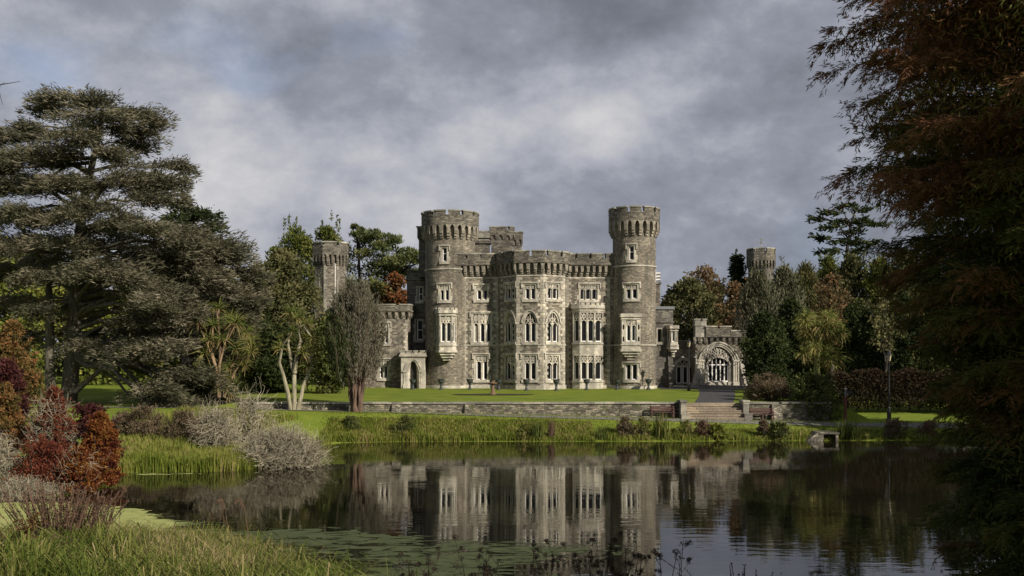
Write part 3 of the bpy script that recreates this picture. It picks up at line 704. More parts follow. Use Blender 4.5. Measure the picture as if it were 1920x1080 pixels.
outer = arch_pts(a0+.02, a1-.02, PZ(676, DE), at-PZ(676, DE)-.04, 10, 1)
rr = random.Random(4)
for i in range(1, 10):
    pi_, po = inner[i*2], outer[i*2]
    mid = ((pi_[0]+po[0])/2+rr.uniform(-.1, .1), (pi_[1]+.2+po[1])/2)
    for j in (-1, 1):
        q = outer[min(20, max(0, i*2+j))]; bar(mb, ew, mid, q, .10, -.44, -.14+.004*j)
        q = inner[min(20, max(0, i*2+j))]; bar(mb, ew, mid, (q[0], q[1]+.15), .10, -.44, -.15+.004*j)
    if i < 9:
        ni, no = inner[i*2+2], outer[i*2+2]; bar(mb, ew, mid, ((ni[0]+no[0])/2, (ni[1]+.2+no[1])/2), .085, -.44, -.17)
mb.build('tracery', M['ashlar'], w0)
mb = MB(); f0, f1, fz0, fz1 = k1(1326), k1(1369), PZ(716, DE), PZ(684, DE)
for i in range(6): x = f0+(f1-f0)*i/5; mb.rect(ew, x-.06, x+.06, fz0, fz1+(.0 if i in (0, 5) else .75), -.44, -.36)
for z in (fz0, fz1-.06): mb.rect(ew, f0, f1, z, z+.13, -.45, -.35)
mb.build('glazing_frame', M['white'], w0)
mb = MB(); mb.rect(ew, a0, a1, zb-.2, fz0-.02, -.44, -.05); mb.rect(ew, a0, f0-.08, fz0, fz1+.3, -.44, -.2); mb.rect(ew, f1+.08, a1, fz0, fz1+.3, -.44, -.2); mb.build('sill', M['ashlar'], w0)
# smaller arch with three tall lights
mb = MB(); arc_band(mb, ew, arch_pts(c0-.0, c1+.0, PZ(688, DE), ct-PZ(688, DE), 8, 1), .2, -.02, .10); arc_band(mb, ew, arch_pts(c0-.22, c1+.22, PZ(688, DE), ct-PZ(688, DE)+.22, 8, 1), .12, -.02, .18)
w1 = WB(mb, 'arch_window', M['ashlar']); mb = MB(); mb.rect(ew, c0-.03, c1+.03, zb-.2, ct+.05, -.50, -.45); mb.build('pane', M['glass'], w1)
mb = MB(); z1 = PZ(687, DE)
for i in range(3):
    x0 = c0+(c1-c0)*i/3+.04; x1 = c0+(c1-c0)*(i+1)/3-.04
    for x in (x0, x1-.1): mb.rect(ew, x, x+.1, zb, z1, -.44, -.37)
    for z in (zb, z1-.1): mb.rect(ew, x0, x1, z, z+.11, -.445, -.365)
mb.build('glazing_frame', M['white'], w1)
mb = MB(); mb.rect(ew, c0, c1, z1+.02, z1+.16, -.44, -.15)
for i in range(4):
    x = c0+(c1-c0)*(i+.5)/4
    for s_ in (-1, 1): bar(mb, ew, (x, z1+.1), (x+s_*.28, z1+.62), .09, -.44, -.16+.003*s_); bar(mb, ew, (x+s_*.28, z1+.5), (x, z1+1.0), .09, -.44, -.18+.003*s_)
mb.build('tracery', M['ashlar'], w1)
class _P: pass
def WP(fn, *a, **k):
    o = fn(wing, *a, **k); o.location = (-wing.location[0], -wing.location[1], -wing.location[2]); return o
WP(machicolation, ew, L[2]+.0, ew.len, PZ(645, DE), PZ(632, DE), .3, .62, M['parapet'])
WP(battlement, ew, L[2]+1.3, L[3]-1.5, PZ(632, DE), PZ(617.5, DE), PZ(611, DE), .3, .35, 1.2, .3, M['parapet'])
WP(battlement, ew, L[3]-1.5, ew.len, PZ(632, DE), PZ(624, DE), PZ(619, DE), .3, .35, .9, .3, M['parapet'])
WP(battlement, ew, 0, L[1], PZ(650, DE), PZ(642, DE), PZ(637, DE), .15, .35, .6, .35, M['parapet'])
tu = rect_plan(Xf(1304, DE)-.02, Xf(1323, DE), DE-.12, DE+1.1); mb = MB(); wall(mb, tu, 0, tu.len, PZ(640, DE), PZ(609, DE), []); mb.rect(tu, 0, tu.len, PZ(611, DE), PZ(608, DE), -.05, .1)
t_ = WB(mb, 'corner_turret', M['coping']); battlement(t_, tu, 0, tu.len, PZ(608, DE), PZ(603, DE), PZ(597.5, DE), .06, .28, .5, .26, M['coping'], closed=True, ledge=False); cap(t_, tu, PZ(607, DE))
mb = MB(); mb.face([ew.map(u, PZ(632, DE), 0) for u in L[2:]]+[(Xf(1304, DE), DE+9, PZ(632, DE))]); mb.face([ew.map(0, PZ(645, DE), 0), ew.map(L[1], PZ(645, DE), 0), (Xf(1302, DE), DE+9, PZ(645, DE)), (Xf(1268, DE), DE+9, PZ(645, DE))]); WB(mb, 'roof', M['lead'])
mb = MB()
for i in range(6): mb.rect(ew, k1(1306), k1(1306)+.55, ZE+(0 if i == 0 else .3)+i*.55, ZE+.3+(i+1)*.55, -.02, .75*(1-i/6)**1.7+.06)
WB(mb, 'buttress', M['ashlar']); mb = MB()
for i in range(6): mb.rect(ew, k1(1386), k1(1386)+.5, ZE+(0 if i == 0 else .3)+i*.55, ZE+.3+(i+1)*.55, -.02, .75*(1-i/6)**1.7+.06)
WB(mb, 'buttress', M['ashlar'])

# ------------------------------------------------------------------ freestanding towers behind
def far_tower(name, px0, px1, D, pt, pc, pa, pb, label, mat, rot=R(10), sides=8, slit=True, down=True):
    cx, r = PX((px0+px1)/2, D), (PX(px1, D)-PX(px0, D))/2; zb = gz(cx, D)-1
    t = empty(name, (cx, D, zb), label, 'tower')
    pts = [(r*.90*math.sin(rot+2*math.pi*i/sides), -r*.90*math.cos(rot+2*math.pi*i/sides)) for i in range(sides)]
    pl = Poly(pts, closed=True); z = lambda py: PZ(py, D)-zb
    mb = MB(); wall(mb, pl, 0, pl.len, 0, z(pa)+.1, []); mb.build('wall', M[mat], t)
    mb = MB()
    for k in range(sides): quoins(mb, pl, pl.L[k]+1e-3, z(pb)-8, z(pb)-.1, left=False, a=.42, b=.24)
    mb.build('quoins', M['coping' if mat != 'dark_stone' else 'parapet'], t)
    machicolation(t, pl, 0, pl.len, z(pb), z(pa), r*.13, pl.len/24, M['parapet']); battlement(t, pl, 0, pl.len, z(pa), z(pc), z(pt), r*.13, .35, pl.len/8*.8, pl.len/8*.2, M['parapet'], closed=True, ledge=False, start=.2)
    cap(t, pl, z(pa)+.1)
    if slit:
        k = 7; u = (pl.L[k]+pl.L[k+1])/2
        mb = MB(); zc = z(542)
        mb.rect(pl, u-.09, u+.09, zc-1.2, zc+1.3, -.02, .03); mb.rect(pl, u-.42, u+.42, zc-.02, zc+.16, -.02, .034); mb.build('arrow_slit', M['ashlar'], t)
    if down:
        mb = MB(); u = pl.L[1]-.25; mb.rect(pl, u, u+.08, z(640), z(497), .05, .13); mb.build('drainpipe', M['white'], t)
    return t
far_tower('stone_tower', 586, 654, 124, 456, 465, 480, 500, 'tall eight sided stone tower with battlements among the trees left of the castle', 'rubble', rot=R(-14))
t_ = far_tower('turret_tower', 1400, 1454, 150, 467, 477, 490, 505, 'distant battlemented tower top rising above the trees right of the castle', 'dark_stone', rot=R(4), slit=False, down=False)
mb = MB(); h = PZ(467, 150)-t_.location[2]
mb.box(-.05, .05, -.05, .05, h-1.5, h+1.6); mb.box(-.45, .45, -.03, .03, h+.92, h+.98); mb.box(-.03, .03, -.45, .45, h+.92, h+.98)
for s_ in (-1, 1): mb.box(s_*.5-.08, s_*.5+.08, -.04, .04, h+.85, h+1.05)
mb.box(-.3, .35, -.03, .03, h+1.38, h+1.47); mb.build('weather_vane', M['coping'], t_)

# ------------------------------------------------------------------ terrace wall, steps, furniture
def low_wall(name, x0, x1, label, butt):
    z1 = 2.53; zb = .4
    t = empty(name, ((x0+x1)/2, WY, zb), label, 'garden wall'); ox = (x0+x1)/2
    pl = Poly([(x0-ox, -.2), (x1-ox, -.2), (x1-ox, .35), (x0-ox, .35)], closed=True)
    mb = MB(); wall(mb, pl, 0, pl.len, 0, z1-zb-.1, []); mb.build('stonework', M['terrace'], t)
    mb = MB(); u = x0-ox; r_ = random.Random(3)
    while u < x1-ox-.05:
        w = min(r_.uniform(.8, 1.5), x1-ox-u); dz = r_.uniform(-.015, .015); mb.box(u+.006, u+w-.006, -.30, .42, z1-zb-.1+dz, z1-zb+.045+dz); u += w
    mb.build('coping', M['coping'], t)
    for bx in butt:
        mb = MB(); q = bx-ox; h = z1-zb-.12
        f = [(q-.35, -.2), (q+.35, -.2)]
        A = [(q-.45, -.85, 0), (q+.45, -.85, 0), (q+.45, -.2, 0), (q-.45, -.2, 0)]; B = [(q-.38, -.36, h), (q+.38, -.36, h), (q+.38, -.2, h), (q-.38, -.2, h)]
        for i in range(4): mb.face([A[i], A[(i+1) % 4], B[(i+1) % 4], B[i]])
        mb.face(B); mb.build('buttress', M['terrace'], t)
    return t
low_wall('terrace_wall', -21.4, 13.35, 'long low mossy stone terrace wall with flat coping below the castle lawn, left of the steps', (-9.0, -3.3))
low_wall('terrace_wall', 18.1, 20.9, 'short stone terrace wall with flat coping behind the bench, right of the steps', (20.7,))
low_wall('terrace_wall', 21.1, 25.0, 'pale rubble terrace wall half covered by the ivy bush', ())
st = empty('stone_steps', (15.72, 77.4, gz(15.7, 76.4)), 'flight of seven wide worn stone steps through the terrace wall', 'steps')
zb = st.location[2]; nst = 7; rise = (2.50-zb)/nst
mb = MB()
for i in range(nst): mb.box(-2.15, 2.15, -1.05+i*.30, 1.15+.002*i, (i*rise if i else -.3), (i+1)*rise-.012); mb.box(-2.17, 2.17, -1.09+i*.30, -1.05+i*.30+.27, (i+1)*rise-.07, (i+1)*rise)
mb.build('treads', M['step'], st)
for s_ in (-1, 1):
    mb = MB(); x = s_*2.42
    mb.box(x-.22, x+.22, -.3, 1.15, -.3, 2.62-zb); mb.box(x-.28, x+.28, -.36, 1.2, 2.62-zb, 2.74-zb); mb.box(x-.30, x+.30, -1.1, -.3, -.3, .42); mb.box(x-.33, x+.33, -1.14, -.34, .42, .5); mb.build('pier', M['coping'], st)

def lathe(mb, prof, seg=12, x=0, y=0, z=0):
    for (r0, z0), (r1, z1) in zip(prof, prof[1:]):
        for i in range(seg):
            a, b = 2*math.pi*i/seg, 2*math.pi*(i+1)/seg
            mb.face([(x+r0*math.cos(a), y+r0*math.sin(a), z+z0), (x+r0*math.cos(b), y+r0*math.sin(b), z+z0), (x+r1*math.cos(b), y+r1*math.sin(b), z+z1), (x+r1*math.cos(a), y+r1*math.sin(a), z+z1)])
def bench(x, y, label):
    b_ = empty('park_bench', (x, y, gz(x, y)), label, 'bench', 'brown benches along the terrace wall')
    mb = MB()
    for i in range(4): mb.box(-.95, .95, -.28+i*.13, -.18+i*.13, .44, .475)
    mb.build('seat', M['bench'], b_)
    mb = MB()
    for i in range(3): mb.box(-.95, .95, .26+i*.03, .30+i*.03, .53+i*.14, .64+i*.14)
    mb.build('backrest', M['bench'], b_)
    for px in (-.85, 0, .85):
        mb = MB(); mb.box(px-.04, px+.04, -.26, -.19, -.05, .44); mb.box(px-.04, px+.04, .22, .30, -.05, .95 if px else .44); mb.box(px-.035, px+.035, -.19, .22, .36, .44)
        if px: mb.box(px-.045, px+.045, -.28, .22, .62, .67); mb.box(px-.035, px+.035, -.26, -.20, .475, .62)
        mb.build('leg', M['bench'], b_)
    return b_
bench(PX(1243, 77.0), 77.2, 'brown wooden slatted bench against the terrace wall left of the steps')
bench(PX(1433, 76.6), 77.3, 'brown wooden slatted bench against the terrace wall right of the steps')

def lamp_post(x, y, py_top, label, arms=False):
    z = gz(x, y); H = PZ(py_top, y)-z; t = empty('lamp_post', (x, y, z), label, 'lamp post'); k = H/5.4
    mb = MB(); lathe(mb, [(.17, -.1), (.17, .7), (.12, .8), (.12, .95), (.075, 1.05), (.06, 2.6), (.085, 2.65), (.055, 2.7), (.045, H-1.1), (.08, H-1.05), (.05, H-1.0), (.06, H-.9)], 10)
    mb.build('post', M['iron'], t, smooth=False)
    mb = MB()
    for s_ in (-1, 1): mb.box(min(0, s_*.32), max(0, s_*.32), -.02, .02, H-1.22, H-1.18)
    if arms:
        for s_ in (-1, 1):
            x0 = s_*.62
            for i in range(6):
                a, b = i/6, (i+1)/6; mb.box(min(s_*.62*a, s_*.62*b), max(s_*.62*a, s_*.62*b), -.025, .025, H-2.0+.35*math.sin(a*2.6), H-1.95+.35*math.sin(a*2.6))
    mb.build('ladder_bar', M['iron'], t)
    if arms:
        for s_ in (-1, 1):
            mb = MB(); lathe(mb, [(.02, .1), (.16, .02), (.18, -.06), (.0, -.08)], 8, s_*.64, 0, H-1.92); mb.build('lamp_shade', M['lead'], t)
    lan = MB(); lathe(lan, [(.10, H-.9), (.12, H-.86), (.19, H-.42)], 4); lo = lan.build('lantern', M['lantern'], t)
    mb = MB(); lathe(mb, [(.23, H-.42), (.22, H-.38), (.10, H-.2), (.04, H-.14), (.05, H-.1), (.0, H)], 8)
    for i in range(4):
        a = math.pi/2*i; mb.face([(.105*math.cos(a-.1), .105*math.sin(a-.1), H-.9), (.105*math.cos(a+.1), .105*math.sin(a+.1), H-.9), (.2*math.cos(a+.08), .2*math.sin(a+.08), H-.42), (.2*math.cos(a-.08), .2*math.sin(a-.08), H-.42)])
    mb.build('lantern_cap', M['iron'], lo)
    return t
lamp_post(PX(1667, 79.5), 79.5, 656, 'tall black lamp post with a lantern on the grass in front of the dark hedge')
lamp_post(PX(1291.5, 101), 101, 634, 'black lamp post with two side lamps standing by the drive in front of the castle', True)

x, y = PX(1585, 77.6), 77.6; z = gz(x, y); sp = empty('signpost', (x, y, z), 'red brown timber post with a small grey finger sign on top beside the lake path', 'signpost')
mb = MB(); mb.box(-.09, .09, -.09, .09, -.2, 1.95); mb.box(-.11, .11, -.11, .11, 1.86, 1.97); mb.build('post', M['post'], sp)
mb = MB(); mb.box(-.05, .05, -.05, .05, 1.97, 2.55); mb.build('bracket', M['lead'], sp)
mb = MB(); mb.box(.05, .48, -.02, .02, 2.20, 2.38); mb.face([(.48, -.02, 2.2), (.6, -.02, 2.29), (.48, -.02, 2.38)]); mb.build('sign_arm', M['iron'], sp)
mb = MB(); mb.box(-.06, .06, -.06, .06, 2.55, 2.62); mb.build('finial', M['white'], sp)

def urn(px, D, s=1.0, label=None, pyb=721):
    x = PX(px, D); t = MB(); z = gz(x, D)-.03; h = (PZ(711, D)-z)
    lathe(t, [(0, 0), (.26, 0), (.26, .10*h), (.15, .14*h), (.11, .34*h), (.10, .42*h), (.17, .47*h), (.09, .54*h), (.20, .62*h), (.31, .76*h), (.34, .92*h), (.41, h), (.35, h), (.28, .9*h), (0, .88*h)], 14)
    o = t.build('stone_urn', M['urn'], smooth=True); o.location = (x, D, z)
    return tag(o, label, 'urn', 'dark urns along the castle front')
urn(774, 104.4, label='dark pedestal urn in front of the pointed porch doorway')
urn(827, 103.6, label='dark pedestal urn at the foot of the left round tower')
urn(881, 104.2, label='dark pedestal urn just left of the ground floor window beside the left tower')
urn(935, 103.0, label='dark pedestal urn at the shaded left side of the polygonal bay')
urn(987, 101.2, label='dark pedestal urn under the left front window of the polygonal bay')
urn(1043, 101.2, label='dark pedestal urn under the right front window of the polygonal bay')
urn(1100, 103.0, label='dark pedestal urn in front of the two storey bay window')
urn(1157, 103.5, label='dark pedestal urn in the shade left of the right round tower')
urn(1216, 103.6, label='dark pedestal urn at the right foot of the right round tower')
x, y = PX(924, 92.5), 92.5; z = gz(x, y); sdl = empty('sundial', (x, y, z), 'short brown stone sundial pedestal standing in a round bed on the lawn', 'sundial')
mb = MB(); lathe(mb, [(.0, 0), (.34, 0), (.34, .12), (.22, .18), (.15, .5), (.13, .95), (.2, 1.05)], 8); mb.build('pedestal', M['pedestal'], sdl)
mb = MB(); lathe(mb, [(0, 1.04), (.42, 1.05), (.44, 1.13), (0, 1.15)], 12); mb.build('dial_plate', M['pedestal'], sdl)
mb = MB(); mb.face([(-.2, 0, 1.14), (.18, 0, 1.14), (.18, 0, 1.4)]); mb.face([(-.2, .03, 1.14), (.18, .03, 1.14), (.18, .03, 1.4)]); mb.build('gnomon', M['pedestal'], sdl)
# little stone culvert in the bank
x, y = PX(1553, 72.0), 72.3; cv = empty('culvert', (x, y, 0), 'small stone culvert mouth with a sloping side in the grassy bank', 'culvert')
mb = MB()
for a, b, c, d in ((-.55, -.38, -.1, .5), (.5, .68, -.1, .5)): mb.box(a, b, -.45, 1.4, c, d)
pr = Poly([(-1.75, -.45), (1, -.45)]); mb.prism(pr, [(0, -.1), (1.2, -.1), (1.2, .56), (.9, .6)], -.9, 0, True); mb.build('side_wall', M['terrace'], cv)
mb = MB(); mb.box(-.7, .75, -.5, 1.5, .502, .62); mb.build('lintel', M['terrace'], cv)
mb = MB(); mb.box(-.38, .5, .3, .4, -.1, .5); mb.build('opening', M['wood'], cv)  # near-black slab across the culvert, standing for the shade inside it
# ------------------------------------------------------------------ vegetation
def leafmat(name, cols, rough=.7, trans=.25, nscale=.5, spec=.15, namp=.5):
    m = bpy.data.materials.new(name); m.use_nodes = True; n, l = NT(m.node_tree)
    out = n('ShaderNodeOutputMaterial'); b = n('ShaderNodeBsdfPrincipled'); at = n('ShaderNodeAttribute', attribute_name='tint'); geo = n('ShaderNodeNewGeometry')
    g = noise(n, l, geo.outputs['Position'], nscale, 3)
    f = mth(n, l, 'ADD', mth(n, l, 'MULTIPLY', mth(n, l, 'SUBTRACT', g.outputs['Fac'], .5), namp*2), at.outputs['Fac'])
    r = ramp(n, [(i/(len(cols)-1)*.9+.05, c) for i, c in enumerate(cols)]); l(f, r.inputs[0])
    l(r.outputs[0], b.inputs['Base Color']); b.inputs['Roughness'].default_value = rough; b.inputs['Specular IOR Level'].default_value = spec
    t = n('ShaderNodeBsdfTranslucent'); l(r.outputs[0], t.inputs['Color']); mx = n('ShaderNodeMixShader'); mx.inputs[0].default_value = trans
    l(b.outputs[0], mx.inputs[1]); l(t.outputs[0], mx.inputs[2]); l(mx.outputs[0], out.inputs[0]); return m
LM = {}
LM['cedar'] = leafmat('cedar_needles', [(.046, .052, .029), (.125, .118, .074), (.23, .20, .142)], nscale=.25)
LM['oak'] = leafmat('evergreen_oak_leaves', [(.043, .059, .017), (.091, .112, .030), (.162, .165, .056)])
LM['dark'] = leafmat('dark_evergreen_leaves', [(.014, .020, .008), (.030, .046, .014), (.065, .078, .024)])
LM['cypress'] = leafmat('yellow_green_cypress', [(.040, .059, .013), (.091, .112, .023), (.173, .173, .043)])
LM['pine'] = leafmat('pine_needles', [(.040, .056, .020), (.096, .116, .036), (.165, .173, .066)])
LM['autumn'] = leafmat('russet_leaves', [(.072, .058, .022), (.156, .070, .026), (.240, .086, .034)])
LM['brown'] = leafmat('brown_autumn_leaves', [(.083, .074, .033), (.157, .109, .053), (.247, .148, .074)])
LM['olive'] = leafmat('olive_leaves', [(.049, .056, .021), (.099, .102, .040), (.173, .157, .069)])
LM['grey'] = leafmat('grey_green_feathery', [(.056, .064, .034), (.108, .112, .062), (.19, .18, .12)])
LM['bright'] = leafmat('sunny_green_leaves', [(.074, .099, .020), (.148, .173, .033), (.247, .247, .049)])
LM['red'] = leafmat('red_dwarf_cypress', [(.060, .020, .014), (.135, .036, .022), (.21, .075, .036)], nscale=1.2)
LM['orange'] = leafmat('orange_red_foliage', [(.065, .014, .011), (.145, .040, .014), (.235, .115, .028)], nscale=2.2, namp=.8)
LM['maroon'] = leafmat('maroon_foliage', [(.036, .012, .012), (.072, .022, .022), (.120, .041, .036)])
LM['redgreen'] = leafmat('red_tinged_green_foliage', [(.066, .066, .020), (.157, .102, .033), (.247, .116, .049)], nscale=.9, namp=.8)
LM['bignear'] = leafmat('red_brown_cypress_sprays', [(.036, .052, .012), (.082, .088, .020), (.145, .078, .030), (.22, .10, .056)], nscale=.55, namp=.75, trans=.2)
LM['strap'] = leafmat('strap_leaves', [(.055, .080, .018), (.115, .135, .030), (.20, .19, .06), (.27, .19, .085)], namp=.1)
LM['strap_sun_painted'] = leafmat('sun_painted_strap_leaves', [(.09, .13, .03), (.18, .205, .05), (.30, .28, .095), (.36, .26, .12)], namp=.1)  # paler copy of the strap leaves, sunlight on the right palm painted in
LM['vase'] = leafmat('fastigiate_yew_shoots', [(.045, .065, .020), (.105, .100, .066), (.215, .195, .145)], nscale=.8, namp=.35)
LM['hedge'] = leafmat('reddish_hedge_leaves', [(.018, .020, .009), (.034, .026, .013), (.052, .032, .018)], nscale=.8)  # reddish leaf colours darkened, the hedge's shade put into them
LM['heather'] = leafmat('brown_heather', [(.065, .055, .030), (.13, .098, .058), (.20, .15, .10)], nscale=.9)
LM['greytwig'] = leafmat('grey_lichened_twigs', [(.135, .12, .085), (.29, .26, .19), (.45, .41, .31)], trans=.0, namp=.3)
LM['grass'] = leafmat('bank_grass', [(.055, .082, .014), (.118, .148, .026), (.205, .20, .060), (.35, .275, .145)], nscale=.45, namp=.45, trans=.3)
LM['reed'] = leafmat('reed_grass', [(.085, .120, .016), (.150, .190, .026), (.235, .235, .055), (.32, .25, .12)], nscale=.25, namp=.4, trans=.3)
LM['dry'] = leafmat('dry_weeds', [(.056, .037, .027), (.125, .077, .053), (.225, .150, .094)], trans=.1, namp=.2)
LM['darkweed'] = leafmat('dark_dead_weeds', [(.022, .017, .013), (.048, .035, .026), (.090, .062, .042)], trans=.05, namp=.2)
def barkmat(name, c1, c2, sc=2.0):
    m, n, l, b, out = material(name); geo = n('ShaderNodeNewGeometry'); mpp = n('ShaderNodeMapping'); mpp.inputs['Scale'].default_value = (1, 1, .25); l(geo.outputs['Position'], mpp.inputs['Vector'])
    g = noise(n, l, mpp.outputs[0], sc*3, 5, .65); r = ramp(n, [(.35, c1), (.65, c2)]); l(g.outputs['Fac'], r.inputs[0]); l(r.outputs[0], b.inputs['Base Color']); b.inputs['Roughness'].default_value = .9
    bm = n('ShaderNodeBump'); bm.inputs['Distance'].default_value = .05; l(g.outputs['Fac'], bm.inputs['Height']); l(bm.outputs[0], b.inputs['Normal']); return m
BK = {'grey': barkmat('grey_bark', (.045, .04, .03), (.15, .135, .10)), 'brown': barkmat('red_brown_bark', (.045, .028, .02), (.15, .095, .065)), 'dark': barkmat('dark_bark', (.018, .015, .012), (.05, .042, .032)),
      'pale': barkmat('pale_lichened_bark', (.13, .115, .075), (.34, .31, .21), 1.5), 'palm': barkmat('tan_palm_bark', (.15, .095, .055), (.31, .215, .13), 2), 'green': barkmat('mossy_bark', (.075, .085, .022), (.22, .22, .07))}
def unit(v): return v/np.maximum(np.linalg.norm(v, axis=-1, keepdims=True), 1e-9)
def rdir(n_): return unit(rng.normal(size=(n_, 3)))
def leaves(P, D, L, Wd):
    n_ = len(P); D = unit(D); s = unit(np.cross(D, rdir(n_))); L = np.broadcast_to(L, (n_,))[:, None]; Wd = np.broadcast_to(Wd, (n_,))[:, None]
    m_ = P+D*L*.45; V = np.stack([P, m_+s*Wd*.5, P+D*L, m_-s*Wd*.5], 1).reshape(-1, 3)
    return V, np.arange(n_*4).reshape(-1, 4)
class Foliage:
    def __init__(s): s.V = []; s.T = []; s.n = 0
    def add(s, P, D, L, Wd, tint):
        V, F = leaves(P, D, L, Wd); s.V.append(V); s.T.append(np.broadcast_to(tint, (len(P),)).astype(float)); s.n += len(P)
    def quads(s, V, tint): s.V.append(V.reshape(-1, 3)); s.T.append(np.broadcast_to(tint, (len(V)//1,)).astype(float)); s.n += len(V)
    def mesh(s, name, mat):
        V = np.concatenate(s.V); return np_mesh(name, V, np.arange(len(V)).reshape(-1, 4), mat, np.concatenate(s.T))
def tubes(paths, k=6):
    V = []; F = []; o = 0
    for pts, rad in paths:
        P = np.array(pts, float); T = np.gradient(P, axis=0); T = unit(T); A = unit(np.cross(T, np.array([.31, .95, .05]))); B = np.cross(T, A)
        an = np.linspace(0, 2*math.pi, k+1)[:-1]; r_ = np.array(rad, float)
        ring = P[:, None]+r_[:, None, None]*(np.cos(an)[None, :, None]*A[:, None]+np.sin(an)[None, :, None]*B[:, None]); V.append(ring.reshape(-1, 3)); m_ = len(P)
        for i in range(m_-1):
            for j in range(k): F.append((o+i*k+j, o+i*k+(j+1) % k, o+(i+1)*k+(j+1) % k, o+(i+1)*k+j))
        o += m_*k
    return np.concatenate(V), F
def curve(p, q, n_=6, sag=0.0, wob=.0):
    p, q = np.array(p, float), np.array(q, float); t = np.linspace(0, 1, n_)[:, None]; P = p+(q-p)*t; L = np.linalg.norm(q-p)
    P[:, 2] += sag*L*4*(t*(1-t))[:, 0]; w_ = rng.normal(size=(n_, 3))*wob*L; w_[0] = 0; w_[-1] = 0; return P+w_
def plant(name, label, cat, base, fol, mat, paths=None, bark=None, group=None, crown='crown', trunk='trunk', k=6):
    t = empty(name, base, label, cat, group)
    if paths: V, F = tubes(paths, k); link(trunk, np_mesh(trunk, V, F, bark, smooth=True), t)
    if fol is not None and fol.n: link(crown, fol.mesh(crown, mat), t)
    return t
PROF = {'round': lambda t: np.sqrt(np.clip(1-(2*t-1)**2, 0, 1))*.9+.1, 'cone': lambda t: (1-t)**.75*.95+.06, 'egg': lambda t: np.sin(np.pi*np.clip(t*.88+.1, 0, 1))**.7, 'dome': lambda t: np.clip(1-t**2.6, 0, 1)**.6, 'flat': lambda t: .35+.65*t, 'column': lambda t: np.clip(1-(np.abs(t-.42)/.62)**3, .05, 1)}
def clumpy(fol, c, cr, n_, L, Wd, up=.3, squash=.75, tb=.5, tv=.22, spread=.9):
    d = rdir(n_); r_ = (.55+.45*rng.random(n_)**.6)*(1+.18*rng.normal(size=n_)); P = np.array(c)+d*r_[:, None]*cr*np.array([1, 1, squash])
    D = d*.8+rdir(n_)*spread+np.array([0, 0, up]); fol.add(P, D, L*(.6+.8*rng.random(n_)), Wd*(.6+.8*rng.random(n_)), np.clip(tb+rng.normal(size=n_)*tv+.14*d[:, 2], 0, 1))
def crown_tree(name, label, px, D, ptop, wpx, mat, bark='dark', prof='egg', pbase=None, t0=.12, ncl=60, nl=130, leaf=(.45, .26), cr=.17, up=.3, squash=.75, group=None, cat='tree', lean=0, depth=1.0, gap=0.0, spikes=0, trunk_r=None, zb=None, px_off=0, spread=.9, core=True):
    x = PX(px, D); z = gz(x, D) if zb is None else zb; H = PZ(ptop, D)-z; w = wpx*D/FPX; f = Foliage(); paths = []
    R0 = trunk_r or max(.10, H*.022); bend = rng.normal(size=2)*.03*H
    tp = np.array([(0, 0, -.3), (bend[0]*.3, bend[1]*.3, H*.3), (bend[0], bend[1], H*.6), (bend[0]*.6+lean, 0, H*.92)]); paths.append((tp, [R0, R0*.75, R0*.45, R0*.12]))
    t = np.sort(rng.random(ncl)**.85); crad = cr*w
    for i in range(ncl):
        tt = t[i]; pr = PROF[prof](tt)*w/2; a = rng.random()*2*math.pi; q = rng.random()**.45; q = max(q, .3) if prof != 'cone' else q
        rr_ = max(0, pr-crad*.55)*q; zz = H*(t0+(1-t0)*tt)-crad*squash*.6*(tt > .6)*tt
        c = np.array([math.cos(a)*rr_+lean*tt, math.sin(a)*rr_*depth, max(zz, crad*.4)]); s_ = crad*rng.uniform(.65, 1.25)*(.6+.4*PROF[prof](tt))
        if rng.random() < gap: continue
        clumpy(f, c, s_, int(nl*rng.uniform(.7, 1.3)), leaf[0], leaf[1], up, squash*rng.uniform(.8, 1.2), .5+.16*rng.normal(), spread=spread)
        if i % 3 == 0: st_ = tp[1]+(tp[2]-tp[1])*rng.random()*min(1, tt+.1); paths.append((curve(st_, c, 5, -.06, .03), [R0*.35, R0*.28, R0*.2, R0*.12, R0*.04]))
    for i in range(spikes):
        a = rng.random()*6.28; rr_ = rng.random()**.5*w*.38; zt = H*(t0+(1-t0)*(1-(rr_/(w*.5))**2*.5)); hh = H*rng.uniform(.06, .14); n_ = 40
        s_ = rng.random(n_); P = np.stack([math.cos(a)*rr_+rng.normal(size=n_)*.12*(1-s_)*hh*.5, math.sin(a)*rr_+rng.normal(size=n_)*.12*(1-s_)*hh*.5, zt-hh*.4+s_*hh*1.3], 1); f.add(P, rdir(n_)*.8+np.array([0, 0, .9]), leaf[0], leaf[1]*.8, .5+.2*rng.normal(size=n_))
    return plant(name, label, cat, (x, D, z), f, LM[mat], paths, BK[bark], group)

